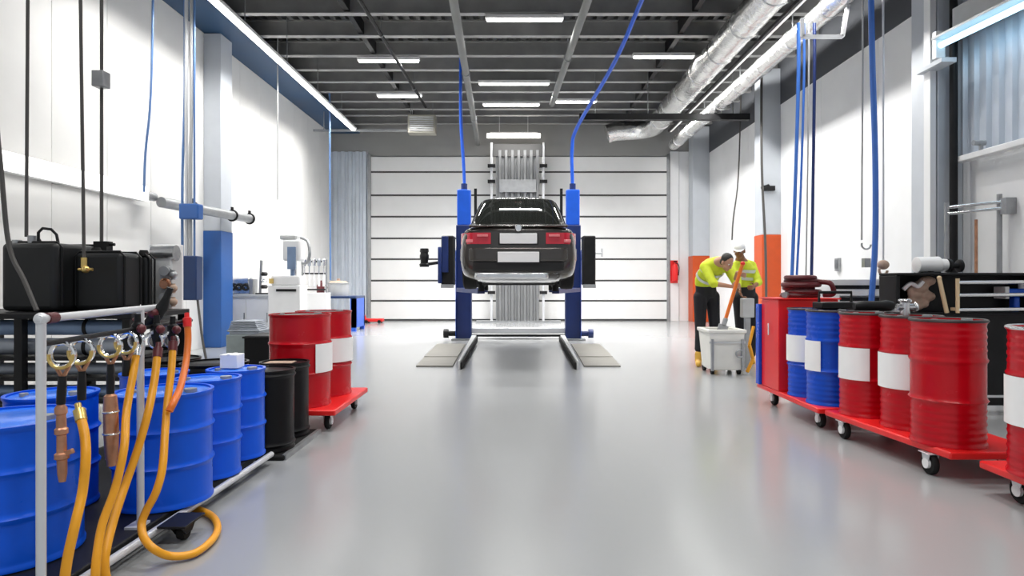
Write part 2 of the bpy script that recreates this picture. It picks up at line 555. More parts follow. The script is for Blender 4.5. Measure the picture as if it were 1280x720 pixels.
t = thing('unit_heater', 'beige box heater hanging below the roof near the blue hose', 'heater', (-2.72, 18.1, 5.45))
MB().box(-3.1, -2.32, 17.9, 18.25, 5.46, 5.98).build('casing', M_beige, t, bevel=0.02)
for k in range(7):
    MB().box(-3.04, -2.38, 17.87, 17.9, 5.52 + k * 0.06, 5.55 + k * 0.06).build('louvre', M_dsteel, t)
for x in (-3.0, -2.42):
    MB().cyl((x, 18.1, 5.98), (x, 18.1, 6.66), 0.012, seg=6).build('hanger_rod', M_dsteel, t)

# ---------------------------------------------------------------- lamps
def tube_lamp(x0, x1, y, z, label, group='tube lamps under the roof'):
    t = thing('ceiling_lamp', label, 'lamp', ((x0 + x1) / 2, y, z), group)
    MB().box(x0, x1, y - 0.07, y + 0.07, z + 0.03, z + 0.10).build('housing', M_white, t, bevel=0.008)
    for s in (-1, 1):
        MB().cyl((x0 + 0.03, y + s * 0.035, z + 0.012), (x1 - 0.03, y + s * 0.035, z + 0.012), 0.016, seg=10).build('tube', M_lamp, t)
    return t


LAMPS = [(-3.58, -2.2, 14.25, 'brightest double tube lamp, above and left of the beige heater'),
         (-0.62, 0.85, 12.0, 'long tube lamp under the closest purlin between the two grey pipes'),
         (-1.0, 0.78, 15.9, 'tube lamp between the grey pipes, above the car'),
         (2.5, 3.85, 14.0, 'tube lamp beside the wide silver duct'),
         (-3.75, -2.55, 16.95, 'tube lamp just in front of the beige heater'),
         (1.0, 2.15, 17.5, 'tube lamp behind the slanting blue hose'),
         (-1.0, 0.6, 17.8, 'farthest tube lamp between the grey pipes')]
for x0, x1, y, lb in LAMPS:
    tube_lamp(x0, x1, y, 6.19, lb)
    area('lamp_light', ((x0 + x1) / 2, y, 6.17), x1 - x0, 0.14, 165, spread=2.2)
for x, y in ((-2.8, 9.5), (0.1, 8.5), (2.9, 9.5), (-2.8, 5.0), (0.1, 4.5), (2.9, 5.0), (-2.8, 0.5), (0.1, 0.5), (2.9, 0.5)):
    area('lamp_light', (x, y, 6.17), 1.5, 0.16, 60, spread=2.2)

# long continuous lamp along the left side
t = thing('ceiling_lamp', 'long continuous white lamp strip along the blue topped wall', 'lamp', (-4.7, 14, 5.6))
MB().box(-4.78, -4.62, 8.6, 18.3, 5.64, 5.70).build('housing', M_white, t, bevel=0.01)
MB().box(-4.74, -4.66, 8.6, 18.25, 5.6, 5.64).build('tube', M_lamp, t)
for y in (9, 11, 13, 15, 17):
    MB().cyl((-4.7, y, 5.7), (-4.7, y, 6.66), 0.01, seg=6).build('hanger_rod', M_dsteel, t)
area('lamp_light', (-4.76, 13.4, 5.59), 0.1, 9.6, 165, (0, 0.6, 0), spread=1.9)
area('lamp_light', (-4.76, 6.5, 5.59), 0.1, 4.0, 16, (0, 0.6, 0), spread=1.9)
t = thing('ceiling_crossbar', 'thin pale crossbar joining the end of the lamp strip', 'crossbar', (-4.5, 18.2, 5.6))
MB().box(-5.9, -2.9, 18.4, 18.46, 5.62, 5.68).build('bar', M_dsteel, t)
for x in (-5.6, -3.1):
    MB().cyl((x, 18.43, 5.68), (x, 18.43, 6.66), 0.012, seg=6).build('hanger_rod', M_dsteel, t)

# white lamp on the left wall with conduit running on
t = thing('wall_lamp', 'long white tube lamp on the panelled wall above the black tanks', 'lamp', (-6.05, 7.0, 2.6))
MB().box(-6.14, -6.03, 3.5, 10.35, 2.60, 2.82).build('housing', M_white, t, bevel=0.01)
MB().box(-6.03, -5.94, 3.55, 10.3, 2.60, 2.82).build('diffuser', M_diff, t, bevel=0.02)
MB().box(XL, -6.1, 4.5, 4.6, 2.6, 2.75).box(XL, -6.1, 8.5, 8.6, 2.6, 2.75).build('bracket', M_dsteel, t)
MB().cyl((-6.05, 10.35, 2.7), (-6.05, 10.62, 2.7), 0.07).build('end_cap', M_dsteel, t)
area('lamp_light', (-6.03, 6.9, 2.57), 0.1, 6.4, 8)
t = thing('wall_conduit', 'thick grey conduit with clamps between the wall lamp and blue column', 'conduit', (-6.05, 12, 2.65))
MB().cyl((-5.94, 10.64, 2.62), (-5.64, 13.5, 2.62), 0.09).build('conduit_run', M_dsteel, t)
for f in (0.3, 0.75, 0.98):
    q = Vector((-5.94, 10.64, 2.62)).lerp(Vector((-5.64, 13.5, 2.62)), f)
    MB().torus(q, 0.1, 0.022, 'Y', 20, 8).box(q.x - 0.02, q.x + 0.02, q.y - 0.03, q.y + 0.03, q.z + 0.09, q.z + 0.17).build('clamp', M_black_steel, t)

# blue-white lamp on the right wall
t = thing('wall_lamp', 'blue white tube lamp under a grey hood above the corrugated wall', 'lamp', (5.85, 8.1, 4.4))
p0, p1 = Vector((5.66, 8.62, 4.47)), Vector((5.97, 5.6, 4.47))
MB().rings([(p0, 0.04), (p1, 0.04)], 14).build('tube', M_lampb, t)
mb = MB()
d = (p1 - p0).normalized()
s = Vector((-d.y, d.x, 0))
mb.bar(p0 + Vector((0.06, 0, 0.09)), p1 + Vector((0.06, 0, 0.09)), 0.34, 0.03)
mb.bar(p0 + Vector((0.2, 0, 0.3)), p1 + Vector((0.12, 0, 0.3)), 0.03, 0.4)
mb.build('hood', M_cabgrey, t)
MB().box(5.6, 5.72, 8.58, 8.66, 4.3, 4.66).build('end_bracket', M_white, t)
MB().bar((5.9, 7.6, 4.6), (XR, 7.6, 4.6), 0.05, 0.05).build('wall_arm', M_dsteel, t)
area('lamp_light', (5.75, 6.9, 4.4), 0.1, 3.0, 7, (0, 0, 0.1), (0.8, 0.92, 1.0))

t = thing('ceiling_lamp', 'added narrow lamp strip between the two silver ducts, brightening the white wall', 'lamp', (4.5, 14, 5.72))  # strip added to brighten the right wall; no known lamp hangs here
MB().box(4.44, 4.53, 8.6, 19.0, 5.74, 5.80).build('housing', M_black_steel, t)
MB().box(4.49, 4.53, 8.65, 18.95, 5.728, 5.74).build('tube', M_tubedim, t)
for y in (9, 12, 15, 18):
    MB().cyl((4.49, y, 5.8), (4.49, y, 6.66), 0.01, seg=6).build('hanger_rod', M_dsteel, t)
area('lamp_light', (4.55, 13.8, 5.72), 0.07, 10.2, 350, (0, -0.9, 0))  # added wall wash, turned away from the camera

# warm lamp above the ribbed shaft, and the shaft
t = thing('ceiling_lamp', 'short warm white lamp on top of the grey ribbed shaft', 'lamp', (-0.1, 20.2, 5.7))
MB().box(-1.0, 0.7, 20.16, 20.3, 5.84, 5.98).build('diffuser', M_lampw, t, bevel=0.03)
MB().box(-0.9, 0.6, 20.18, 20.28, 5.98, 6.02).cyl((-0.6, 20.23, 6.0), (-0.6, 20.23, 6.66), 0.012, seg=6).cyl((0.3, 20.23, 6.0), (0.3, 20.23, 6.66), 0.012, seg=6).build('housing', M_white, t)
area('lamp_light', (-0.1, 20.0, 5.8), 1.6, 0.1, 35)

t = thing('ribbed_shaft', 'tall grey ribbed steel shaft standing behind the raised car', 'shaft', (0, 20.55, 0))
pr = corrugated(-0.72, 0.66, 0.2, 0.07)
MB().prism([(pr[0][0], 20.75)] + [(a, 20.5 - d) for a, d in pr] + [(pr[-1][0], 20.75)], 0.02, 5.5, 'Z').build('ribbed_sheet', M_shaft, t, smooth=False)
for x in (-0.86, 0.8):
    MB().box(x - 0.04, x + 0.04, 20.46, 20.56, 0, 5.75).build('upright', M_silver, t, bevel=0.008)
    for z in (0.9, 2.0, 3.6, 4.45, 4.95):
        MB().box(x - 0.12, x + 0.12, 20.4, 20.52, z, z + 0.1).build('clamp', M_black_steel, t)
MB().box(-0.82, 0.76, 20.44, 20.5, 5.3, 5.7).build('header_plate', M_joint, t)
MB().box(-0.6, 0.56, 20.36, 20.42, 4.15, 4.55).build('band_plate', M_dsteel, t)
MB().box(-1.35, 1.35, 20.3, 20.7, 0, 0.05).build('base_plate', M_dsteel, t)

# ---------------------------------------------------------------- cables and hoses hanging from the roof
def cable(name, label, pts, r, m, cat='cable', group=None, extra=None):
    t = thing(name, label, cat, Vector(pts[-1]), group)
    MB().tube(pts, r, 8, 5).build('hose_run' if 'hose' in name else 'cable_run', m, t)
    return t


def down(px, py, d, dx=0.0):
    p = at(px, py, d)
    return [Vector((p.x + dx, d, 6.19 if p.x < -5.2 else 6.70)), Vector((p.x + dx * 0.7, d, 4.2)), p + Vector((dx * 0.15, 0, 0.6)), p]


G = 'cables hanging down the panelled wall'
c = cable('hanging_cable', 'dark cable dropping to the top of the bigger black tank', down(33, 296, 6.05, 0.02), 0.015, M_cableb, 'cable', G)
c = cable('hanging_cable', 'dark cable ending in a brass valve in front of a black tank', down(105, 322, 5.92, -0.05), 0.015, M_cableb, 'cable', G)
e = at(105, 322, 5.92)
MB().cyl(e, e + Vector((0, 0, -0.09)), 0.026).ball(e + Vector((0.02, -0.01, -0.11)), 0.036).cyl(e + Vector((-0.05, 0, -0.11)), e + Vector((0.08, 0, -0.11)), 0.014).build('valve', M_brass, c)
c = cable('hanging_cable', 'dark cable carrying a small junction box high on the wall', down(127, 312, 6.35, 0.0), 0.016, M_cableb, 'cable', G)
e = at(127, 100, 6.35)
MB().box(e.x - 0.06, e.x + 0.06, 6.28, 6.4, e.z - 0.08, e.z + 0.08).build('junction_box', M_dsteel, c, bevel=0.01)
e = at(127, 312, 6.35)
MB().box(e.x - 0.05, e.x + 0.08, 6.3, 6.4, e.z - 0.02, e.z + 0.08).cyl(e + Vector((0.02, 0, 0.05)), e + Vector((0.13, 0, 0.05)), 0.015).build('valve', M_black_steel, c)
cable('hanging_hose', 'thin blue hose ending at the end of the wall lamp', down(180, 240, 9.8, 0.15), 0.018, M_hosepale, 'hose')
c = cable('hanging_cable', 'thick black cable looping in front of the black tanks at the frame edge', [Vector((-4.6, 5.45, 6.7)), Vector((-4.5, 5.45, 3.5)), at(3, 230, 5.45), at(12, 310, 5.45), at(30, 350, 5.4), at(46, 388, 5.35)], 0.019, M_cableb, 'cable')

t = thing('hose_drop', 'blue and white hoses dropping to a navy box beside the column', 'hose drop', at(238, 375, 10.5))
for px, r_, m_, sx in ((228, 0.022, M_hosepale, 0.04), (233, 0.03, M_silver, 0.0), (238, 0.03, M_grey_cable, 0.02), (243, 0.018, M_hosepale, 0.0)):
    p = at(px, 322, 10.5)
    MB().tube([(p.x + sx, 10.5, 6.19), (p.x + sx, 10.5, 4.5), (p.x, 10.5, 3.0), (p.x, 10.5, p.z)], r_, 8).build('hose_run', m_, t)
a = at(231, 320, 10.5)
b = at(250, 375, 10.5)
MB().box(a.x, b.x, 10.38, 10.6, b.z, a.z).build('box', M_navybox, t, bevel=0.02)
MB().box(a.x - 0.05, b.x + 0.02, 10.4, 10.58, a.z + 0.6, a.z + 0.85).build('manifold', M_bluecol, t, bevel=0.02)
MB().tube([at(247, 375, 10.5), at(250, 400, 10.4), at(254, 430, 10.3), at(262, 470, 10.2)], 0.02, 8).build('cord', M_cableb, t)

cable('hanging_cable', 'thin pale cord between the blue column and the white drill machine', down(347, 250, 13.8), 0.016, M_grey_cable)
c = cable('hanging_hose', 'blue hose hanging by the red drums at the far corner', down(413, 350, 17.0, -0.02), 0.022, M_hosepale, 'hose')

# right side
GR = 'hoses hanging along the white right-hand wall'
cable('hanging_hose', 'thick blue hose hanging in front of the white wall, ending behind the red drums', [at(1088, -60, 7.85), at(1090, 60, 7.85), at(1094, 200, 7.85), at(1094, 300, 7.85), at(1089, 380, 7.85)], 0.035, M_hoseblue, 'hose', GR)
for k, (px, pe, r_, m_, lb) in enumerate(((994, 368, 0.03, M_hoseblue, 'blue hose nearest the orange column, hanging to the maroon hose pile'),
                                      (1001, 345, 0.02, M_hoseblue, 'slim blue hose with a nozzle, second from the orange column'),
                                      (1007, 362, 0.014, M_grey_cable, 'thin grey cable among the blue hoses'),
                                      (1014, 366, 0.026, M_liftnavy, 'navy hose farthest from the orange column in its bunch'))):
    p = at(px - 5 if k < 2 else px, pe, 10.2)
    q = at(px + 4, 100, 10.2)
    cable('hanging_hose', lb, [Vector((q.x, 10.2, 5.42)), Vector((q.x, 10.2, 4.5)), Vector(((q.x + p.x) / 2, 10.2, 2.6)), p], r_, m_, 'hose', 'bunch of hoses by the orange column')
c = cable('hanging_cable', 'thin grey cord with a hook against the white wall', down(1077, 300, 8.4, 0.02), 0.012, M_grey_cable)
e = at(1077, 300, 8.4)
MB().torus(e + Vector((0.06, 0, -0.06)), 0.06, 0.012, 'Y', 16, 6, PI * 0.9, PI * 2).build('hook', M_dsteel, c)
MB().box(e.x + 0.02, e.x + 0.1, 8.36, 8.44, e.z - 0.36, e.z - 0.24).build('tag_block', M_dsteel, c)
c = cable('hanging_cable', 'pale cord holding a brown hoist hook near the black cart', down(1104, 325, 7.9), 0.012, M_silver)
e = at(1104, 325, 7.9)
MB().ball(e + Vector((0, 0, -0.06)), (0.07, 0.06, 0.06)).torus(e + Vector((0, 0, -0.13)), 0.05, 0.016, 'Y', 16, 8, PI * 0.8, PI * 2).build('hoist_hook', M_brown, c)
cable('hanging_cable', 'dark cable along the orange column', [Vector((5.55, 14.6, 6.7)), Vector((5.55, 14.6, 4)), Vector((5.6, 14.5, 2)), Vector((5.62, 14.5, 0.05))], 0.03, M_cableb)
cable('hanging_cable', 'black cord hanging between the corner column and orange column', down(915, 300, 17.5, 0.25), 0.02, M_cableb)

# lift hoses
cable('lift_hose', 'blue hose dropping straight to the far blue lift column below the heater', [(-1.3, 14.45, 6.7), (-1.3, 14.45, 5), (-1.24, 14.45, 4.0), (-1.22, 14.45, 3.49)], 0.036, M_liftblue, 'hose')
cable('lift_hose', 'long slanting blue hose from the roof to the lift column beside the duct', [at(818, -33, 10.2), at(800, 5, 11.0), at(768, 78, 12.4), at(722, 158, 14.2), at(715, 185, 14.45), (1.22, 14.45, 3.49)], 0.042, M_liftblue, 'hose')

# ---------------------------------------------------------------- the lift
lift = thing('vehicle_lift', 'blue two-column vehicle lift holding up the dark car', 'vehicle lift', (0, 14.4, 0))
for s in (-1, 1):
    cx = s * 1.22
    mb = MB()
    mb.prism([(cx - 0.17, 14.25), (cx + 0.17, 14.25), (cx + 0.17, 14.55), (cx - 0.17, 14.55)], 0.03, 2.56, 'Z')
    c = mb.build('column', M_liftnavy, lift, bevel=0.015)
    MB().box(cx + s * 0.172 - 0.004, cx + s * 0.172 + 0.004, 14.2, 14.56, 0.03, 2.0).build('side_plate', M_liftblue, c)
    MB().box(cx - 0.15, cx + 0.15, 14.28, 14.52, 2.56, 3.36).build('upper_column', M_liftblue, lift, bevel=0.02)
    MB().cyl((cx, 14.4, 3.36), (cx, 14.4, 3.5), 0.07).build('hose_socket', M_liftnavy, lift)
    MB().box(cx - 0.26, cx + 0.26, 14.1, 14.8, 0, 0.035).build('foot_plate', M_dsteel, lift, bevel=0.005)
    MB().cyl((cx + s * 0.18, 14.3, 0.14), (cx + s * 0.34, 14.3, 0.14), 0.06).cyl((cx + s * 0.34, 14.3, 0.14), (cx + s * 0.45, 14.3, 0.14), 0.10).build('foot_motor', M_black_steel if s < 0 else M_liftnavy, lift)
    # sliding carriage that stands proud of the column
    x0, x1 = sorted((s * 1.4, s * 1.68))
    mb = MB().prism([(x0, 13.9), (x1, 13.9), (x1, 14.25), (x0, 14.25)], 1.22, 2.3, 'Z')
    car = mb.build('carriage', M_black_steel, lift, bevel=0.03)
    MB().box(s * 1.54 - 0.14, s * 1.54 + 0.14, 13.86, 13.9, 1.16, 1.24).build('carriage_foot', M_dsteel, car)
    if s < 0:
        MB().box(-1.74, -1.66, 13.8, 14.3, 1.26, 2.05).build('side_guard', M_liftnavy, car, bevel=0.02)
        MB().box(-1.66, -1.52, 13.84, 13.9, 1.5, 2.28).build('front_strip', M_liftnavy, car, bevel=0.01)
        mb = MB().cyl((-1.7, 13.95, 1.72), (-1.98, 13.95, 1.68), 0.035)
        arm = mb.build('side_bracket', M_black_steel, lift)
        MB().lathe([(0.1, 1.62), (0.11, 1.68), (0.085, 1.7), (0.085, 1.78), (0.1, 1.8), (0.1, 1.88), (0.085, 1.9), (0.085, 1.94), (0.1, 1.95), (0.09, 2.02)], (-2.05, 13.95, 0), 20).build('pump_can', M_black_steel, arm)
    else:
        MB().cyl((1.68, 13.95, 1.92), (1.82, 13.95, 1.92), 0.025).box(1.8, 1.84, 13.93, 13.97, 1.84, 2.02).build('side_bracket', M_silver, lift)
    # swing arms below the sills
    for y in (11.9, 13.4):
        a = MB().bar((s * 1.3, 14.1, 1.12), (s * 0.69, y, 1.12), 0.14, 0.09).build('swing_arm', M_liftnavy, lift, bevel=0.01)
        MB().cyl((s * 0.69, y, 1.12), (s * 0.69, y, 1.255), 0.06).build('pad', M_rubber, a)
    MB().box(*sorted((s * 0.93, s * 0.99)), 14.3, 14.36, 2.2, 3.38).box(*sorted((s * 0.93, s * 1.1)), 14.3, 14.36, 2.5, 2.56).build('guide_bar', M_black_steel, lift)
    # arm lying along the floor
    x0, x1 = s * 0.98, s * 0.86
    g = MB()
    g.prism([(s * 1.02, 14.0), (s * 0.92, 14.0), (s * 0.86, 9.45), (s * 0.89, 9.45)], 0.0, 0.13, 'Z')
    a = g.build('floor_rail', M_cabgrey, lift, bevel=0.006)
    MB().prism([(s * 0.905, 14.0), (s * 0.885, 14.0), (s * 0.83, 9.5), (s * 0.855, 9.45)], 0.0, 0.10, 'Z').build('rubber_strip', M_rubber, a)
MB().box(-1.05, 1.05, 14.45, 14.75, 0.13, 0.25).build('floor_crossbar', M_silver, lift, bevel=0.01)
MB().box(-1.05, 1.05, 14.38, 14.44, 0.06, 0.11).build('floor_crossbar', M_black_steel, lift)
# worn drive-on plates, three on each side
for s in (-1, 1):
    for k, (y0, y1) in enumerate(((9.75, 10.85), (10.87, 12.0), (12.02, 13.2))):
        xa = 1.56 + 0.04 * (k - 0)
        t = MB()
        t.prism([(s * (1.00 + 0.03 * k), y0), (s * xa, y0), (s * (xa + 0.04), y1), (s * (1.03 + 0.03 * k), y1)], 0.0, 0.022 + 0.008 * (k == 1), 'Z')
        pl = t.build('floor_plate', M_plate, bevel=0.004)
        side = 'the extinguisher side' if s > 0 else 'the blue workbench side'
        tag(pl, ('front', 'middle', 'rear')[k] + ' worn grey floor plate before the lift column on ' + side, 'floor plate', 'worn floor plates')

# ---------------------------------------------------------------- the car
CARY, CARZ = 9.3, 1.09
car = thing('car', 'dark brown saloon car raised on the lift, seen from behind', 'car', (0, CARY, CARZ))


def body_ring(w, zb, zt, y):
    pr = [(0, zb), (0.55 * w, zb), (0.86 * w, zb + 0.015), (0.96 * w, zb + 0.09), (0.995 * w, zb + 0.22), (w, zb + 0.38 * (zt - zb) + 0.08),
          (0.985 * w, zt - 0.2), (0.955 * w, zt - 0.09), (0.90 * w, zt - 0.025), (0.8 * w, zt), (0.45 * w, zt + 0.015), (0, zt + 0.02)]
    L = [Vector((x, y, z)) for x, z in pr]
    return L + [Vector((-v.x, y, v.z)) for v in L[-2:0:-1]]


ST = [(0.0, 0.70, 0.40, 0.93), (0.015, 0.79, 0.33, 0.985), (0.09, 0.845, 0.27, 1.01), (0.3, 0.868, 0.23, 1.02), (0.62, 0.88, 0.2, 1.01), (1.1, 0.885, 0.18, 0.99), (1.8, 0.88, 0.17, 0.97),
      (2.6, 0.88, 0.17, 0.95), (3.2, 0.878, 0.18, 0.93), (3.7, 0.865, 0.2, 0.87), (4.1, 0.82, 0.22, 0.80), (4.32, 0.74, 0.26, 0.73), (4.42, 0.62, 0.32, 0.64)]
mb = MB()
rings = [body_ring(w, zb, zt, y) for y, w, zb, zt in ST]
n = len(rings[0])
vs = [v for r_ in rings for v in r_]
fs = [(i * n + k, i * n + (k + 1) % n, (i + 1) * n + (k + 1) % n, (i + 1) * n + k) for i in range(len(rings) - 1) for k in range(n)]
for base in (0, (len(rings) - 1) * n):
    for k in range(11):      # bands across the end, bottom to top
        a, b = base + k, base + k + 1
        c, d = base + (n - k - 1) % n, base + (n - k) % n
        q = [a, b, c, d]
        q = [i for j, i in enumerate(q) if i not in q[:j]]
        if len(q) > 2:
            fs.append(tuple(q))
mb.add(vs, fs)
body = mb.build('body', M_carpaint, car, local=True, angle=50)
sm = body.modifiers.new('s', 'SUBSURF')
sm.levels = sm.render_levels = 2
cut = MB()
for y in (0.86, 3.55):
    for s in (-1, 1):
        cut.cyl((s * 0.58, y, 0.42), (s * 1.1, y, 0.42), 0.36, seg=40)
cm = cut.build('cutter', M_carblack)
cm.location = Vector((0, CARY, CARZ)) + cm.location
bo = body.modifiers.new('b', 'BOOLEAN')
bo.object, bo.operation, bo.solver = cm, 'DIFFERENCE', 'EXACT'
bpy.context.view_layer.update()
dg = bpy.context.evaluated_depsgraph_get()
me = bpy.data.meshes.new_from_object(body.evaluated_get(dg))
body.modifiers.clear()
body.data = me
me.polygons.foreach_set('use_smooth', [True] * len(me.polygons))
me.set_sharp_from_angle(angle=math.radians(40))
bpy.data.objects.remove(cm)

GZ = [0.93, 1.10, 1.25, 1.38, 1.48, 1.55, 1.58]
GS = [0.0, 0.2, 0.42, 0.62, 0.80, 0.94, 1.0]


def green(u, t):
    """greenhouse surface: u in 0..1 round the car from the rear centre, t in 0..1 upward"""
    i = min(int(t * 6), 5)
    f = t * 6 - i
    z = GZ[i] * (1 - f) + GZ[i + 1] * f
    s = GS[i] * (1 - f) + GS[i + 1] * f
    e = s ** 1.15
    yr, yf = 0.42 + 0.85 * e, 3.35 - 1.15 * e
    w = 0.80 - 0.21 * s ** 1.3
    if t > 0.9:
        k = (t - 0.9) * 0.8
        yr, yf, w = yr + k, yf - k, w - k * 0.5
    a = u * 2 * PI - PI / 2
    ex = 0.36
    cx_, sy_ = math.cos(a), math.sin(a)
    x = w * math.copysign(abs(cx_) ** ex, cx_)
    yy_ = (yr + yf) / 2 + (yf - yr) / 2 * math.copysign(abs(sy_) ** ex, sy_)
    bow = 0.05 * (1 - (x / w) ** 2)
    if sy_ < -0.3:
        yy_ -= bow
    return Vector((x, yy_, z + (0.02 * (1 - (x / w) ** 2) if t > 0.7 else 0)))


def gnorm(u, t):
    e = 0.004
    a = green(u + e, t) - green(u - e, t)
    b = green(u, min(t + e, 1)) - green(u, max(t - e, 0))
    v = a.cross(b)
    c = Vector((0, 1.9, 1.1))
    v.normalize()
    return v if v.dot(green(u, t) - c) > 0 else -v


N = 96
rows = [[green(k / N, t / 12) for k in range(N)] for t in range(13)]
mb = MB()
vs = [p for r_ in rows for p in r_] + [Vector((0, 1.85, 1.61))]
fs = [(i * N + k, i * N + (k + 1) % N, (i + 1) * N + (k + 1) % N, (i + 1) * N + k) for i in range(12) for k in range(N)]
fs += [(12 * N + k, 12 * N + (k + 1) % N, 13 * N) for k in range(N)]
mb.add(vs, fs)
mb.build('roof', M_carpaint, car, local=True, angle=50)


def pane(name, u0, u1, t0, t1, nu=24, nt=8, m=M_carglass):
    g, nn = [], []
    for i in range(nt + 1):
        row = []
        for j in range(nu + 1):
            t = t0 + (t1 - t0) * i / nt
            inset = 0.0
            u = u0 + (u1 - u0) * j / nu
            nv = gnorm(u % 1.0, t)
            row.append(green(u, t) + nv * 0.004)
            nn.append(nv)
        g.append(row)
    return MB().grid(g, 0.006, nn).build(name, m, car, local=True, angle=60)


def uof(xf, side):
    """u where x = xf * half width on the rear (side 0) or front (side 1)"""
    c = math.copysign(abs(xf) ** (1 / 0.36), xf)
    a = -math.acos(c) if side == 0 else math.acos(c)
    return (a + PI / 2) / (2 * PI)


u0, u1 = uof(-0.9, 0), uof(0.9, 0)
if u0 > u1:
    u0 -= 1
rw = pane('rear_window', u0, u1, 0.12, 0.80)
MB().box(-0.05, 0.05, 1.02, 1.05, 1.47, 1.495).build('brake_light', M_taillite, rw, local=True)
ws0, ws1 = sorted((uof(-0.9, 1), uof(0.9, 1)))
pane('windscreen', ws0, ws1, 0.12, 0.8)
for s in (1, -1):
    for a0, a1 in ((-0.38, 0.02), (0.06, 0.42)):
        if s > 0:
            pane('side_window', (a0 + PI / 2) / (2 * PI), (a1 + PI / 2) / (2 * PI), 0.14, 0.78)
        else:
            pane('side_window', (PI - a1 + PI / 2) / (2 * PI), (PI - a0 + PI / 2) / (2 * PI), 0.14, 0.78)

# boot lip, bumper, lights, plates, exhausts
g = []
MB().prism([(0.0, 1.0), (-0.02, 1.02), (0.1, 1.052), (0.2, 1.035)], -0.72, 0.72, 'X').build('boot_lip', M_carpaint, car, bevel=0.01, local=True)


def bumper(z0, z1, off, name, m, wmul=1.0):
    pts = []
    for k in range(33):
        f = -1 + 2 * k / 32
        x = 0.875 * wmul * math.copysign(1 - (1 - abs(f)) ** 1.0, f)
        y = -off + 0.55 * max(0, abs(f) - 0.72) ** 1.6 / 0.28 ** 1.6 * 0.55
        pts.append((x, y))
    inner = [(x * 0.9, y + 0.16) for x, y in reversed(pts)]
    return MB().prism(pts + inner, z0, z1, 'Z').build(name, m, car, bevel=0.03, local=True, segs=3)


bumper(0.50, 0.70, 0.05, 'bumper', M_carpaint)
bumper(0.36, 0.52, 0.02, 'bumper_valance', M_carblack, 0.97)
bumper(0.665, 0.70, 0.056, 'bumper_strip', M_carpaint, 1.0)
for s in (-1, 1):
    mb = MB()
    g, nn = [], []
    for i in range(7):
        row = []
        for j in range(13):
            f = j / 12
            x = s * (0.40 + 0.44 * f)
            z = 0.755 + 0.165 * i / 6 - 0.0 * f
            y = -0.012 + 0.20 * max(0, f - 0.62) ** 1.5 / 0.38 ** 1.5 + 0.02 * (i / 6)
            row.append(Vector((x, y, z)))
            nn.append(Vector((s * 0.3 * f, -1, 0)).normalized())
        g.append(row)
    tl = mb.grid(g, 0.03, nn).build('tail_light', M_tail, car, local=True, angle=60)
    MB().box(*sorted((s * 0.44, s * 0.60)), -0.052, -0.035, 0.86, 0.895).build('lamp_lens', M_taillite, tl, local=True, bevel=0.006)
    MB().box(*sorted((s * 0.66, s * 0.76)), -0.042, -0.02, 0.775, 0.82).build('lamp_lens', M_taillite, tl, local=True, bevel=0.006)
    MB().lathe([(0.045, -0.02), (0.05, -0.02), (0.05, 0.2), (0.04, 0.2)], (s * 0.42, 0.05, 0.37), 20, 'Y', close=True).lathe([(0.045, -0.02), (0.05, -0.02), (0.05, 0.2), (0.04, 0.2)], (s * 0.54, 0.05, 0.37), 20, 'Y', close=True).build('exhaust_pipe', M_copper if s < 0 else M_dsteel, car, local=True)
    mb = MB().ball((s * 0.97, 2.75, 1.02), (0.09, 0.06, 0.07)).bar((s * 0.86, 2.8, 0.98), (s * 0.94, 2.78, 1.0), 0.04, 0.03)
    mb.build('door_mirror', M_carpaint, car, local=True)
for z, w, y in ((0.835, 0.27, -0.018), (0.565, 0.30, -0.06)):
    pl = MB().box(-w, w, y - 0.012, y + 0.03, z - 0.075, z + 0.075).build('number_plate', M_label, car, local=True, bevel=0.006)
    MB().box(-w - 0.015, w + 0.015, y - 0.006, y + 0.03, z - 0.088, z + 0.088).build('plate_frame', M_carblack, pl, local=True, bevel=0.006)
MB().lathe([(0.0, -0.016), (0.042, -0.016), (0.05, -0.006), (0.05, 0.02)], (0, -0.025, 0.99), 24, 'Y').build('badge', M_chrome, car, local=True)
MB().box(-0.6, 0.6, 1.3, 4.1, 0.15, 0.2).build('underbody', M_carblack, car, local=True, bevel=0.02)
MB().box(-0.64, 0.44, -0.01, 0.3, 0.235, 0.36).build('silencer', M_steel, car, local=True, bevel=0.04)
for y in (0.86, 3.55):
    MB().cyl((-0.7, y, 0.41), (0.7, y, 0.41), 0.04).build('axle', M_black_steel, car, local=True)
    for s in (-1, 1):
        x = s * 0.76
        prof = [(0.2, -0.1), (0.29, -0.105), (0.315, -0.085), (0.322, 0), (0.315, 0.085), (0.29, 0.105), (0.2, 0.1)]
        ty = MB().lathe(prof, (x, y, 0.41), 40, 'X', close=True).build('wheel', M_rubber, car, local=True)
        rm = MB().lathe([(0.205, -0.09), (0.205, 0.09), (0.195, 0.085), (0.195, -0.085)], (x, y, 0.41), 40, 'X', close=True)
        for k in range(5):
            a = 2 * PI * k / 5
            rm.bar((x + s * 0.06, y, 0.41), (x + s * 0.07, y + 0.195 * math.cos(a), 0.41 + 0.195 * math.sin(a)), 0.03, 0.06, Vector((1, 0, 0)))
        rm.cyl((x - s * 0.02, y, 0.41), (x + s * 0.075, y, 0.41), 0.05)
        rm.build('rim', M_dsteel, ty, local=True)

# ---------------------------------------------------------------- drums
def cam_angle(x, y):
    return math.atan2(-y, -x)


def place(px_edge, d, r, side):
    """x of the centre of an upright cylinder whose right (+1) or left (-1) outline falls on a pixel column"""
    a = math.atan((px_edge - CX) / F)
    x = (px_edge - CX) * d / F - side * r
    for _ in range(30):
        dist = math.hypot(x, d)
        e = math.atan2(x, d) + side * math.asin(r / dist) - a
        x -= e * d
    return x


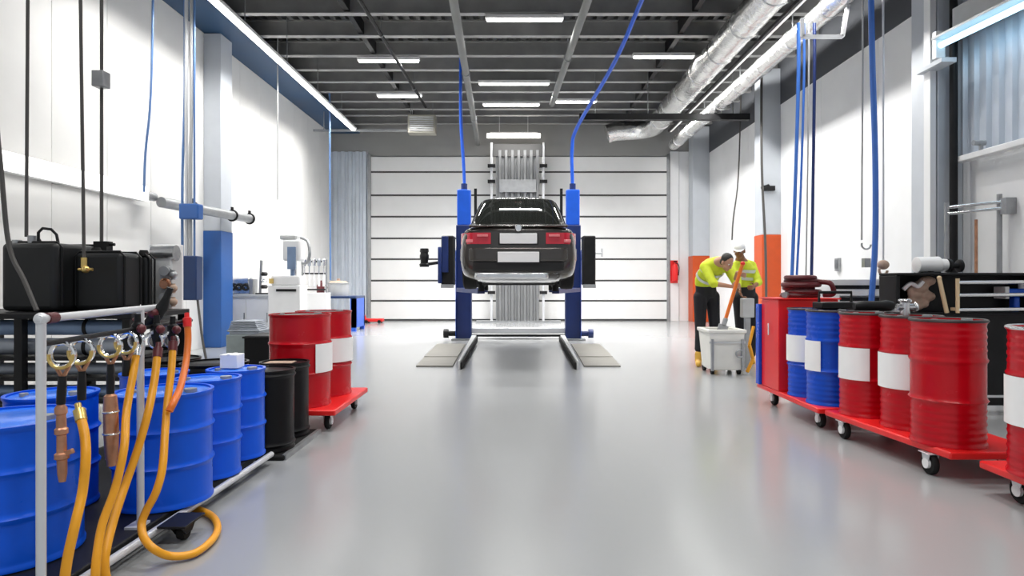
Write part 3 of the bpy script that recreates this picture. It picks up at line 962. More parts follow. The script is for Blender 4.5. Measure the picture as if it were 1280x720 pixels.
def drum(label, group, x, y, z, r, h, m, ml, patch=None, ribs=False, hoops=(0.36, 0.68), cap=True):
    t = thing('drum', label, 'drum', (x, y, z), group)
    p = [(r - 0.012, 0.0), (r + 0.006, 0.0), (r + 0.007, 0.012), (r + 0.001, 0.022)]
    N = 60
    for k in range(N + 1):
        q = 0.03 + (h - 0.06) * k / N
        b = 0.0
        for hp in hoops:
            b += 0.013 * math.exp(-((q - hp * h) / 0.012) ** 2)
        if ribs and not any(abs(q - hp * h) < 0.05 for hp in hoops) and not (hoops[0] * h + 0.05 < q < hoops[1] * h - 0.05):
            b += 0.0035 * math.sin(q * 2 * PI / 0.045)
        p.append((r + b, q))
    p += [(r + 0.001, h - 0.022), (r + 0.008, h - 0.014), (r + 0.008, h), (r - 0.010, h), (r - 0.010, h - 0.022), (r - 0.03, h - 0.022)]
    b_ = MB().lathe(p, (0, 0, 0), 48).build('drum_body', m, t, local=True, angle=50)
    l_ = MB().lathe([(0.0, h - 0.021), (r - 0.012, h - 0.021), (r - 0.012, h - 0.010), (r - 0.03, h - 0.013), (r * 0.6, h - 0.012), (r * 0.55, h - 0.006), (0.0, h - 0.006)], (0, 0, 0), 48).build('lid', ml, t, local=True, angle=50)
    if ribs:
        MB().torus((0, 0, h - 0.004), r + 0.002, 0.0115, 'Z', 48, 8).build('top_rim', ml, t, local=True)
    if cap:
        MB().lathe([(0.0, h - 0.012), (0.035, h - 0.012), (0.033, h + 0.008), (0.0, h + 0.008)], (r * 0.6, 0, 0), 16).build('bung', M_dsteel, l_, local=True)
        MB().lathe([(0.0, h - 0.012), (0.022, h - 0.012), (0.02, h + 0.006), (0.0, h + 0.006)], (-r * 0.55, -0.05, 0), 12).build('bung', M_dsteel, l_, local=True)
    if patch:
        a0, a1, z0, z1 = patch
        c0 = cam_angle(x, y)
        g, nn = [], []
        for i in range(5):
            row = []
            for j in range(25):
                a = c0 + math.radians(a0 + (a1 - a0) * j / 24)
                nv = Vector((math.cos(a), math.sin(a), 0))
                row.append(nv * (r + 0.014) + Vector((0, 0, (z0 + (z1 - z0) * i / 4) * h)))
                nn.append(nv)
            g.append(row)
        MB().grid(g, 0.002, nn).build('paper_label', M_label, b_, local=True, angle=60)
    return t


GB = 'blue drums on the low pallet'
ZB = 0.1
x = place(106, 2.85, 0.28, 1)
drum('broad blue drum behind the upright of the hose rack, cut by the frame edge', GB, x, 2.85, ZB, 0.28, 0.60, M_bluedrum, M_bluelid)
x3 = place(266, 3.55, 0.245, 1)
drum('blue drum above the looped yellow hose, partly behind hanging hoses', GB, x3, 3.55, ZB, 0.245, 0.60, M_bluedrum, M_bluelid)
x4 = place(301, 4.02, 0.19, 1)
drum('slimmer blue drum, second before the black drums', GB, x4, 4.02, ZB, 0.19, 0.60, M_bluedrum, M_bluelid)
x5 = place(331, 4.44, 0.185, 1)
drum('slim blue drum next to the black drums, white carton on its lid', GB, x5, 4.44, ZB, 0.185, 0.60, M_bluedrum, M_bluelid)
drum('blue drum in the rear row directly behind the hanging nozzles', GB, -2.52, 3.46, ZB, 0.21, 0.60, M_bluedrum, M_bluelid)
drum('blue drum in the rear row at the frame edge, farther from the rack', GB, -2.95, 3.14, ZB, 0.21, 0.60, M_bluedrum, M_bluelid)
drum('blue drum in the rear row with only its lid showing behind the hoses', GB, -2.42, 4.26, ZB, 0.2, 0.60, M_bluedrum, M_bluelid)
t = thing('carton', 'small white carton standing on a blue drum lid', 'carton', (x5 - 0.03, 4.46, ZB + 0.60))
MB().box(x5 - 0.10, x5 + 0.02, 4.41, 4.53, ZB + 0.601, ZB + 0.695).build('box', M_label, t, bevel=0.004)
MB().box(x5 - 0.05, x5 - 0.03, 4.405, 4.535, ZB + 0.695, ZB + 0.698).build('tape', M_white, t)

GK = 'black drums between the blue and the red'
x = place(368, 4.86, 0.19, 1)
drum('black drum beside the blue drums, closest to the aisle', GK, x, 4.86, 0.04, 0.19, 0.60, M_blackdrum, M_blackdrum, hoops=(0.08, 0.93), cap=False)
x = place(386, 5.31, 0.19, 1)
k2 = drum('black drum with a pale paper on its lid, against the red drums', GK, x, 5.31, 0.04, 0.19, 0.60, M_blackdrum, M_blackdrum, hoops=(0.08, 0.93), cap=False)
MB().box(-0.12, 0.1, -0.13, 0.0, 0.597, 0.602).build('paper', M_brown, k2, local=True)
drum('black drum in the rear, seen over the blue lids', GK, -2.35, 4.95, 0.04, 0.24, 0.64, M_blackdrum, M_blackdrum, hoops=(0.08, 0.93), cap=False)
drum('black drum farthest toward the blue column', GK, -2.85, 5.2, 0.04, 0.24, 0.64, M_blackdrum, M_blackdrum, hoops=(0.08, 0.93), cap=False)
t = thing('low_platform', 'low black platform under the black drums', 'platform', (-2.3, 5.0, 0))
MB().box(-3.2, -1.70, 4.64, 5.5, 0.0, 0.035).build('slab', M_rubber, t, bevel=0.01)
MB().box(-1.72, -1.69, 4.66, 5.48, 0.0, 0.04).build('edge', M_dsteel, t)

# low pallet dolly of the blue drums
t = thing('pallet_dolly', 'low black pallet dolly with a bright edge tube under the blue drums', 'dolly', (-2.3, 3.4, 0))
MB().box(-3.15, -1.83, 2.5, 4.6, 0.055, 0.095).build('deck', M_black_steel, t, bevel=0.008)
MB().cyl((-1.805, 2.46, 0.07), (-1.76, 4.56, 0.07), 0.02).build('edge_tube', M_silver, t)
for xx, yy in ((-1.92, 2.75), (-1.90, 3.8), (-1.90, 4.4), (-3.0, 2.75), (-3.0, 4.4)):
    cs = MB().box(xx - 0.05, xx + 0.05, yy - 0.06, yy + 0.06, 0.035, 0.06).build('caster', M_black_steel, t)
    MB().lathe([(0.012, -0.018), (0.026, -0.02), (0.028, 0), (0.026, 0.02), (0.012, 0.018)], (xx, yy, 0.0285), 20, 'X', close=True).build('caster_wheel', M_rubber, cs)

cs = MB().box(-1.77, -1.63, 3.13, 3.33, 0.088, 0.1).prism([(3.15, 0.09), (3.31, 0.09), (3.26, 0.035), (3.20, 0.035)], -1.72, -1.712, 'X').prism([(3.15, 0.09), (3.31, 0.09), (3.26, 0.035), (3.20, 0.035)], -1.668, -1.66, 'X').build('caster', M_black_steel, t, bevel=0.003)
MB().lathe([(0.015, -0.018), (0.038, -0.02), (0.042, 0), (0.038, 0.02), (0.015, 0.018)], (-1.69, 3.23, 0.042), 24, 'X', close=True).build('caster_wheel', M_rubber, cs)

# ---------------------------------------------------------------- red trolleys
def trolley(label, group, x0, x1, y0, y1, z, wheels, skew=0.0, r=0.06):
    t = thing('drum_trolley', label, 'trolley', ((x0 + x1) / 2, (y0 + y1) / 2, 0), group)
    poly = [(x0 + skew, y0), (x1, y0), (x1, y1), (x0, y1)]
    MB().prism(poly, z - 0.05, z, 'Z').build('deck', M_redtrolley, t, bevel=0.012)
    for xx, yy in wheels:
        zt = z - 0.05
        br = MB()
        for s in (-1, 1):
            br.prism([(yy - 0.045, zt), (yy + 0.045, zt), (yy + 0.02, r - 0.01), (yy - 0.02, r - 0.01)], xx + s * 0.03 - 0.004, xx + s * 0.03 + 0.004, 'X')
        br.box(xx - 0.05, xx + 0.05, yy - 0.055, yy + 0.055, zt - 0.008, zt)
        b = br.build('caster', M_silver, t, bevel=0.003)
        MB().lathe([(r * 0.45, -0.016), (r - 0.006, -0.02), (r, -0.012), (r, 0.012), (r - 0.006, 0.02), (r * 0.45, 0.016)], (xx, yy, r), 28, 'X', close=True).build('caster_wheel', M_rubber, b)
        MB().cyl((xx - 0.036, yy, r), (xx + 0.036, yy, r), r * 0.45, seg=20).build('hub', M_white, b)
    return t


GT = 'red drum trolleys'
ZT = 0.2
trolley('red trolley carrying the three red drums with white labels', GT, 2.63, 3.42, 4.12, 5.5, ZT, [(2.78, 4.32), (2.70, 5.3), (3.3, 4.32), (3.3, 5.3)], 0.15, 0.075)
trolley('red trolley carrying the blue drums and the red cabinet', GT, 2.60, 3.4, 5.56, 6.98, ZT, [(2.70, 5.72), (2.70, 6.75), (3.3, 5.72), (3.3, 6.75)], 0.0, 0.075)
trolley('red trolley cut by the frame edge, one labelled red drum on it', GT, 2.84, 3.6, 3.3, 3.95, ZT, [(2.95, 3.75), (3.45, 3.75), (2.98, 3.42), (3.5, 3.42)], 0.0, 0.075)
trolley('red trolley on the workbench side carrying two big red drums', GT, -2.45, -1.58, 5.52, 6.72, 0.19, [(-1.68, 5.66), (-1.68, 6.55), (-2.3, 5.66), (-2.3, 6.55)], 0.0, 0.07)

GRD = 'red drums on the trolleys'
xa = place(1137, 4.40, 0.222, -1)
drum('plain red drum nearest the black cart front, no paper on it', GRD, xa, 4.40, ZT, 0.222, 0.84, M_reddrum, M_darklid, None, True)
xb = place(1100, 4.86, 0.205, -1)
drum('middle red drum of three, its white label touching the plain drum', GRD, xb, 4.86, ZT, 0.205, 0.84, M_reddrum, M_darklid, (-82, -2, 0.36, 0.67), True)
xc = place(1049, 5.31, 0.195, -1)
drum('red drum with a square white label next to the blue drums', GRD, xc, 5.31, ZT, 0.195, 0.84, M_reddrum, M_darklid, (-70, 8, 0.36, 0.67), True)
xn = place(1252, 3.66, 0.23, -1)
drum('red drum cut by the frame edge, wide white label round it', GRD, xn, 3.62, ZT, 0.23, 0.84, M_reddrum, M_steel, (-80, 10, 0.34, 0.67), True)
x1 = place(417, 5.84, 0.285, 1)
drum('big red drum behind the black drums, white label at its edge', GRD, x1, 5.82, 0.19, 0.265, 0.82, M_reddrum, M_darklid, (27, 84, 0.37, 0.68), False)
x2 = place(438, 6.36, 0.265, 1)
drum('big red drum farther from the camera beside the blue workbench', GRD, x2, 6.39, 0.19, 0.265, 0.82, M_reddrum, M_darklid, (5, 84, 0.40, 0.68), False)
GBS = 'blue steel drums on the trolley'
xe = place(1008, 5.8, 0.19, -1)
drum('blue steel drum touching the red drums, half of a white label on it', GBS, xe, 5.80, ZT, 0.19, 0.84, M_bluesteel, M_darklid, (-80, -20, 0.36, 0.68), True)
xf = place(988, 6.15, 0.17, -1)
drum('blue steel drum right beside the red cabinet', GBS, xf, 6.205, ZT, 0.17, 0.84, M_bluesteel, M_darklid, (-84, 0, 0.40, 0.70), True)
t = thing('red_cabinet', 'plain red steel cabinet standing on the trolley beside blue drums', 'cabinet', (2.9, 6.6, ZT))
a = at(951, 380, 6.84)
MB().box(2.60, 3.2, 6.40, 6.84, ZT + 0.001, 1.12).build('casing', M_redtrolley, t, bevel=0.008)
MB().box(2.58, 3.22, 6.38, 6.86, 1.12, 1.135).build('top_plate', M_redtrolley, t, bevel=0.004)
MB().box(2.60, 3.18, 6.86, 6.9, ZT + 0.001, 1.06).build('back_plate', M_bluesteel, t, bevel=0.004)
MB().box(2.57, 2.60, 6.841, 6.93, ZT + 0.001, 1.06).build('back_plate', M_bluesteel, t, bevel=0.004)
MB().cyl((2.58, 6.6, 0.75), (2.58, 6.6, 0.87), 0.008, seg=8).build('handle', M_chrome, t)

# ---------------------------------------------------------------- things on and behind the right-hand drums
t = thing('hose_pile', 'dark maroon coiled hose lying on the red cabinet top', 'hose', (2.9, 6.6, 1.135))
mb = MB()
for k in range(6):
    R = 0.17 - 0.018 * (k % 3)
    mb.torus((2.92 + 0.02 * math.sin(k * 2), 6.62 + 0.02 * math.cos(k * 3), 1.16 + 0.036 * k), R, 0.026, 'Z', 28, 8)
mb.build('coil', M_maroon, t)
MB().tube([(3.05, 6.5, 1.3), (3.12, 6.4, 1.28), (3.16, 6.42, 1.18), (3.1, 6.5, 1.165)], 0.026, 8).build('loose_end', M_maroon, t)
MB().cyl((2.70, 6.45, 1.165), (2.66, 6.40, 1.165), 0.03).build('coupling', M_dsteel, t)

t = thing('tool_caddy', 'black tool caddy with a handle lying on blue drum lids', 'caddy', (2.95, 5.9, 1.04))
b = at(1030, 372, 5.9)
MB().box(2.78, 3.12, 5.86, 6.06, 1.05, 1.11).build('tray', M_black_steel, t, bevel=0.01)
MB().polytube([(2.8, 5.96, 1.11), (2.8, 5.96, 1.2), (3.1, 5.96, 1.2), (3.1, 5.96, 1.11)], 0.014, 8).build('handle', M_black_steel, t)
t = thing('angle_grinder', 'black power grinder lying on red drum lid by the blue drums', 'grinder', (2.95, 5.3, 1.04))
MB().rings([((2.78, 5.3, 1.095), 0.03), ((2.86, 5.3, 1.10), 0.042), ((3.0, 5.3, 1.10), 0.04), ((3.05, 5.3, 1.10), 0.048), ((3.1, 5.3, 1.10), 0.035)], 14).build('grinder_body', M_black_steel, t)
MB().lathe([(0.0, 0), (0.06, 0), (0.06, 0.008), (0.0, 0.012)], (3.1, 5.3, 1.049), 24).cyl((3.1, 5.3, 1.05), (3.1, 5.3, 1.10), 0.022).build('disc', M_dsteel, t)
t = thing('metal_fitting', 'bright steel pipe fitting standing on the labelled red drum', 'fitting', (3.02, 4.95, 1.04))
MB().cyl((3.02, 5.0, 1.035), (3.02, 5.0, 1.15), 0.035).cyl((2.96, 5.0, 1.10), (3.1, 5.0, 1.10), 0.028).torus((3.02, 5.0, 1.15), 0.035, 0.014, 'Z', 18, 8).build('fitting_body', M_steel, t)
MB().torus((3.1, 5.0, 1.10), 0.03, 0.01, 'X', 16, 6).build('flange', M_steel, t)

# black open cart with rails
t = thing('tool_cart', 'big black open-fronted tool cart with chrome rails behind the red drums', 'cart', (4.3, 6.5, 0))
MB().box(3.66, 3.70, 6.2, 6.5, 0.1, 1.36).build('side_panel', M_cart, t, bevel=0.008)
MB().box(5.14, 5.2, 6.2, 6.5, 0.1, 1.36).build('side_panel', M_cart, t, bevel=0.008)
MB().box(3.70, 5.14, 6.46, 6.5, 0.1, 1.36).build('back_panel', M_cart, t)
MB().box(3.66, 5.2, 6.19, 6.5, 1.36, 1.385).build('top', M_cart, t, bevel=0.006)
MB().box(3.70, 5.14, 6.24, 6.46, 0.98, 1.0).build('tray', M_cart, t)
MB().box(3.70, 5.14, 6.2, 6.24, 0.1, 0.98).build('front_panel', M_cart, t)
MB().box(3.7, 5.16, 6.18, 6.2, 0.18, 0.20).build('foot_rail', M_silver, t)
for xx, yy in ((3.78, 6.27), (5.06, 6.27), (3.78, 6.44), (5.06, 6.44)):
    MB().cyl((xx - 0.03, yy, 0.06), (xx + 0.03, yy, 0.06), 0.06).box(xx - 0.04, xx + 0.04, yy - 0.04, yy + 0.04, 0.1, 0.12).build('caster', M_rubber, t)
for z in (1.29, 1.17, 1.03):
    MB().cyl((4.2, 6.12, z), (5.22, 6.12, z + 0.01), 0.018).build('rail', M_chrome, t)
for xx in (4.2, 5.18):
    MB().cyl((xx, 6.12, 1.0), (xx, 6.12, 1.33), 0.018).box(xx - 0.015, xx + 0.015, 6.12, 6.2, 1.02, 1.05).build('rail_post', M_wood if xx < 5 else M_chrome, t)
t = thing('wooden_stick', 'pale wooden stick leaning in the black cart opening', 'stick', (4.1, 6.12, 1.0))
MB().cyl((4.11, 6.14, 1.0), (4.05, 6.16, 1.33), 0.02).build('stick_shaft', M_wood, t)
MB().ball((4.05, 6.16, 1.335), 0.022).build('stick_end', M_wood, t)
t = thing('rag_bundle', 'brown crumpled rag bundle inside the black cart', 'rag', (3.95, 6.34, 1.0))
mb = MB()
random.seed(3)
for k in range(12):
    mb.ball((4.0 + random.uniform(-0.09, 0.08), 6.34 + random.uniform(-0.03, 0.02), 1.065 + 0.022 * k), (random.uniform(.05, .09), .05, .05), 10, 7)
o = mb.build('cloth', M_brown, t)
rm = o.modifiers.new('r', 'REMESH'); rm.mode = 'VOXEL'; rm.voxel_size = 0.012
MB().tube([(3.80, 6.32, 1.22), (3.86, 6.3, 1.28), (3.92, 6.28, 1.25), (3.97, 6.28, 1.3)], 0.02, 8).build('pale_fold', M_white, t)
t = thing('blue_pump', 'small blue tool lying between the rails of the cart', 'tool', (4.95, 6.35, 1.0))
MB().box(4.82, 5.1, 6.3, 6.42, 1.15, 1.23).box(4.9, 4.96, 6.32, 6.4, 1.003, 1.15).build('tool_body', M_liftblue, t, bevel=0.015)
MB().box(4.78, 4.82, 6.28, 6.44, 1.13, 1.25).cyl((5.0, 6.36, 1.23), (5.0, 6.36, 1.29), 0.03).build('end_plate', M_white, t, bevel=0.005)
t = thing('white_motor', 'white cylindrical motor lying on top of the black cart', 'motor', (4.2, 6.6, 1.385))
MB().rings([((4.03, 6.5, 1.47), 0.05), ((4.04, 6.5, 1.47), 0.08), ((4.26, 6.5, 1.47), 0.085), ((4.28, 6.5, 1.47), 0.06), ((4.34, 6.5, 1.47), 0.06)], 24).build('motor_casing', M_white, t)
MB().rings([((4.34, 6.5, 1.46), 0.03), ((4.36, 6.5, 1.46), 0.07), ((4.38, 6.5, 1.46), 0.07), ((4.40, 6.5, 1.46), 0.03), ((4.46, 6.5, 1.46), 0.03), ((4.47, 6.5, 1.46), 0.065), ((4.49, 6.5, 1.46), 0.065)], 20).build('coupling', M_black_steel, t)
MB().box(4.07, 4.24, 6.42, 6.58, 1.386, 1.40).box(4.13, 4.19, 6.45, 6.55, 1.39, 1.44).build('motor_foot', M_black_steel, t)

# white drawer unit with dark gaps behind
t = thing('drawer_unit', 'low white drawer unit with dark gaps against the white wall', 'drawer unit', (4.0, 8.2, 0))
MB().box(3.72, 4.75, 8.0, 8.5, 0.02, 1.33).build('casing', M_white, t, bevel=0.01)
for k, z in enumerate((0.1, 0.35, 0.6, 0.82, 0.98, 1.12)):
    z1 = (0.33, 0.58, 0.80, 0.95, 1.07, 1.22)[k]
    d_ = MB().box(3.74, 4.73, 7.97, 8.0, z + 0.0, z1 - 0.0).build('drawer', M_white, t, bevel=0.006)
    MB().box(3.73, 4.74, 7.965, 7.985, z1 - 0.012, z1 + 0.035).build('grip_slot', M_black_steel, d_)
t = thing('white_sack', 'white rounded bag standing behind the tool caddy', 'bag', (3.55, 7.4, 0))
mb = MB().lathe([(0.0, 0.0), (0.25, 0.0), (0.29, 0.1), (0.28, 0.8), (0.25, 1.15), (0.17, 1.27), (0.08, 1.31), (0.0, 1.31)], (3.58, 7.7, 0), 28)
mb.build('bag_body', M_white, t)
MB().torus((3.58, 7.7, 1.30), 0.07, 0.018, 'Z', 18, 8).build('bag_tie', M_silver, t)
t = thing('wall_bracket', 'small grey clip fixed on the white wall above the drawer unit', 'bracket', at(1062, 332, 9.6))
q = at(1062, 332, 9.6)
q.x = XR
MB().box(XR - 0.05, XR, 12.2, 12.35, 1.5, 1.75).cyl((XR - 0.06, 12.27, 1.55), (XR - 0.06, 12.27, 1.72), 0.03).build('wall_mount', M_dsteel, t)

# pipe frame on the right wall
t = thing('wall_rail', 'chrome double rail fixed to the white wall near the corrugated sheet', 'rail', (5.95, 7.9, 2.2))
for z in (2.18, 2.26):
    MB().cyl((5.55, 8.3, z), (6.1, 7.95, z + 0.04), 0.022).build('rail_tube', M_chrome, t)
MB().cyl((5.55, 8.3, 0), (5.55, 8.3, 2.32), 0.026).build('post', M_dsteel, t)
MB().box(6.02, XR, 7.9, 8.0, 2.14, 2.34).build('wall_plate', M_dsteel, t)
pipe('wall_pipe', (6.05, 8.05, 0.0), (6.05, 8.05, 2.4), 0.03, M_dsteel, 'grey upright pipe on the white wall above the cart, nearest the frame edge', 'pipe', 'upright pipes on the white wall')
pipe('wall_pipe', (5.9, 8.25, 0.0), (5.9, 8.25, 2.1), 0.018, M_copper, 'thin copper upright pipe on the white wall beyond the white motor', 'pipe', 'upright pipes on the white wall')
t = thing('wall_ledge', 'pale ledge with a tap below the corrugated sheet', 'ledge', (6.0, 8, 3.0))
MB().box(5.96, XR - 0.06, 6.6, 8.75, 2.92, 3.0).build('ledge_board', M_white, t, bevel=0.01)
MB().cyl((6.0, 8.3, 3.0), (6.0, 8.3, 3.08), 0.025).cyl((5.9, 8.3, 3.1), (6.05, 8.3, 3.1), 0.035).build('tap', M_dsteel, t)
t = thing('wall_clamp', 'small brown clamp on the column above the orange guard', 'clamp', (5.7, 14.98, 3.6))
q = at(951, 236, 14.98)
MB().box(5.72, 5.98, 14.9, 14.99, q.z - 0.05, q.z + 0.06).cyl((5.68, 14.94, q.z), (5.85, 14.94, q.z + 0.06), 0.05).build('clamp_body', M_black_steel, t)

# fire extinguisher by the door
t = thing('fire_extinguisher', 'red fire extinguisher hung beside the white overhead door', 'fire extinguisher', (5.14, 21.02, 1.3))
MB().lathe([(0.0, 1.32), (0.09, 1.32), (0.1, 1.36), (0.1, 1.78), (0.07, 1.86), (0.03, 1.88), (0.03, 1.93), (0.0, 1.93)], (5.14, 21.02, 0), 20).build('cylinder', M_redplastic, t)
MB().box(5.10, 5.2, 21.0, 21.04, 1.93, 1.98).cyl((5.14, 21.02, 1.9), (5.22, 21.0, 1.9), 0.015).tube([(5.22, 21.0, 1.9), (5.27, 20.98, 1.75), (5.24, 20.98, 1.5)], 0.015, 8).build('valve_and_hose', M_black_steel, t)
MB().box(5.02, 5.26, 21.125, 21.135, 1.25, 2.0).build('wall_mount', M_redplastic, t)

# ---------------------------------------------------------------- bin with yellow straps
t = thing('wheeled_bin', 'pale wheeled plastic bin with yellow corner straps before the workers', 'bin', (2.93, 9.15, 0))
BX0, BX1, BY0, BY1 = 2.66, 3.15, 8.9, 9.45


def loft(secs, m, name, parent, close_top=False, bevel=0.0):
    """stack of rectangles (x0,x1,y0,y1,z)"""
    vs, fs = [], []
    for x0, x1, y0, y1, z in secs:
        vs += [(x0, y0, z), (x1, y0, z), (x1, y1, z), (x0, y1, z)]
    for i in range(len(secs) - 1):
        for k in range(4):
            fs.append((i * 4 + k, i * 4 + (k + 1) % 4, i * 4 + 4 + (k + 1) % 4, i * 4 + 4 + k))
    fs.append((3, 2, 1, 0))
    L = (len(secs) - 1) * 4
    fs.append((L, L + 1, L + 2, L + 3))
    return MB().add(vs, fs).build(name, m, parent, bevel=bevel)


loft([(BX0 + .04, BX1 - .04, BY0 + .04, BY1 - .04, .06), (BX0, BX1, BY0, BY1, .58), (BX0 - .02, BX1 + .02, BY0 - .02, BY1 + .02, .585), (BX0 - .02, BX1 + .02, BY0 - .02, BY1 + .02, .63),
      (BX0 + .03, BX1 - .03, BY0 + .03, BY1 - .03, .63), (BX0 + .07, BX1 - .07, BY0 + .07, BY1 - .07, .10)], M_bin, 'tub', t, bevel=0.012)
MB().box(BX0 - .006, BX1 + .006, BY0 - .012, BY0 - .002, .44, .47).build('front_band', M_cabgrey, t)
MB().torus((BX1 - .08, BY0 - .02, .3), .05, .012, 'Y', 20, 6).build('ring_handle', M_dsteel, t)
for xx in (BX0 + .035, BX1 - .035):
    MB().box(xx - .015, xx + .015, BY0 - .03, BY0 + .02, .06, .5).build('corner_post', M_dsteel, t)
for xx, yy in ((BX0 + .06, BY0 + .08), (BX1 - .06, BY0 + .08), (BX0 + .06, BY1 - .08), (BX1 - .06, BY1 - .08)):
    MB().cyl((xx - .02, yy, .045), (xx + .02, yy, .045), .045).box(xx - .03, xx + .03, yy - .03, yy + .03, .06, .075).build('caster', M_rubber, t)
MB().bar((BX1 + .03, BY0 + .0, .04), (BX1 + .12, BY0 + .02, .22), .05, .03).bar((BX1 + .12, BY0 + .02, .22), (BX1 + .06, BY0, .42), .05, .03).bar((BX1 + .06, BY0, .42), (BX1 + .12, BY0, .68), .05, .03).build('strap', M_yhose, t, bevel=0.006)
t = thing('grey_box', 'plain grey box behind the bin in front of the second worker', 'box', (3.4, 9.55, 0))
q0, q1 = at(928, 397, 9.6), at(943, 373, 9.6)
MB().box(q0.x + 0.05, q1.x - 0.05, 9.61, 9.69, 0.0, q0.z).build('stand', M_dsteel, t, bevel=0.01)
MB().box(q0.x, q1.x, 9.59, 9.71, q0.z, q1.z).build('box', M_cabgrey, t, bevel=0.012)

# ---------------------------------------------------------------- two people
def chain(mb, pts, rads, seg=14):
    pts = [Vector(p) for p in pts]
    for i in range(len(pts) - 1):
        n = max(2, int((pts[i + 1] - pts[i]).length / (0.5 * min(rads[i], rads[i + 1])) + 1))
        for k in range(n + 1):
            f = k / n
            mb.ball(pts[i].lerp(pts[i + 1], f), rads[i] * (1 - f) + rads[i + 1] * f, seg, 8)


def voxel(o, size, smooth=6):
    r_ = o.modifiers.new('remesh', 'REMESH')
    r_.mode, r_.voxel_size, r_.use_smooth_shade = 'VOXEL', size, True
    if smooth:
        s_ = o.modifiers.new('smooth', 'SMOOTH')
        s_.factor, s_.iterations = 0.5, smooth


def ell(mb, p, r, m=None):
    mb.ball(p, r, 20, 14, m)


def hand(mb, w, d, side, palm_n, curl=0.9):
    """palm from the wrist w along d; side points to the thumb, palm_n out of the palm"""
    d, side, palm_n = d.normalized(), side.normalized(), palm_n.normalized()
    M = Matrix((side, d, palm_n)).transposed()
    ell(mb, w + d * 0.05, (0.042, 0.052, 0.018), M)
    for k, (o_, L) in enumerate(((0.03, 0.072), (0.01, 0.08), (-0.011, 0.075), (-0.031, 0.06))):
        p = w + d * 0.092 + side * o_
        pts, a, q = [p], 0.0, p
        for s_ in (0.45, 0.32, 0.23):
            a += curl * 0.75
            q = q + (d * math.cos(a) + palm_n * math.sin(a)) * L * s_
            pts.append(q)
        chain(mb, pts, [0.0095, 0.009, 0.0085, 0.0075], 8)
    p = w + d * 0.025 + side * 0.035
    chain(mb, [p, p + side * 0.03 + d * 0.03 + palm_n * 0.012, p + side * 0.032 + d * 0.055 + palm_n * 0.034], [0.012, 0.0105, 0.009], 8)


def head(mb, c, M, k=1.0):
    """head in its own frame: x right, y forward (face), z up"""
    P = lambda x, y, z: c + M @ Vector((x * k, y * k, z * k))
    ell(mb, P(0, -0.012, 0.03), (0.076 * k, 0.095 * k, 0.088 * k), M)
    ell(mb, P(0, 0.022, -0.035), (0.060 * k, 0.068 * k, 0.085 * k), M)
    ell(mb, P(0, 0.062, -0.088), (0.030 * k, 0.026 * k, 0.028 * k), M)
    chain(mb, [P(0, 0.088, 0.018), P(0, 0.108, -0.026)], [0.010 * k, 0.0155 * k], 8)
    ell(mb, P(0, 0.082, -0.058), (0.026 * k, 0.012 * k, 0.006 * k), M)
    ell(mb, P(0, 0.080, -0.068), (0.023 * k, 0.012 * k, 0.007 * k), M)
    ell(mb, P(0, 0.080, 0.030), (0.050 * k, 0.014 * k, 0.009 * k), M)
    for s in (-1, 1):
        ell(mb, P(s * 0.078, -0.008, -0.012), (0.010 * k, 0.020 * k, 0.032 * k), M)
        ell(mb, P(s * 0.045, 0.058, -0.03), (0.022 * k, 0.02 * k, 0.018 * k), M)


def frame(fwd, up):
    f = Vector(fwd).normalized()
    u = Vector(up)
    u = (u - f * u.dot(f)).normalized()
    r_ = f.cross(u)
    return Matrix((r_, f, u)).transposed()


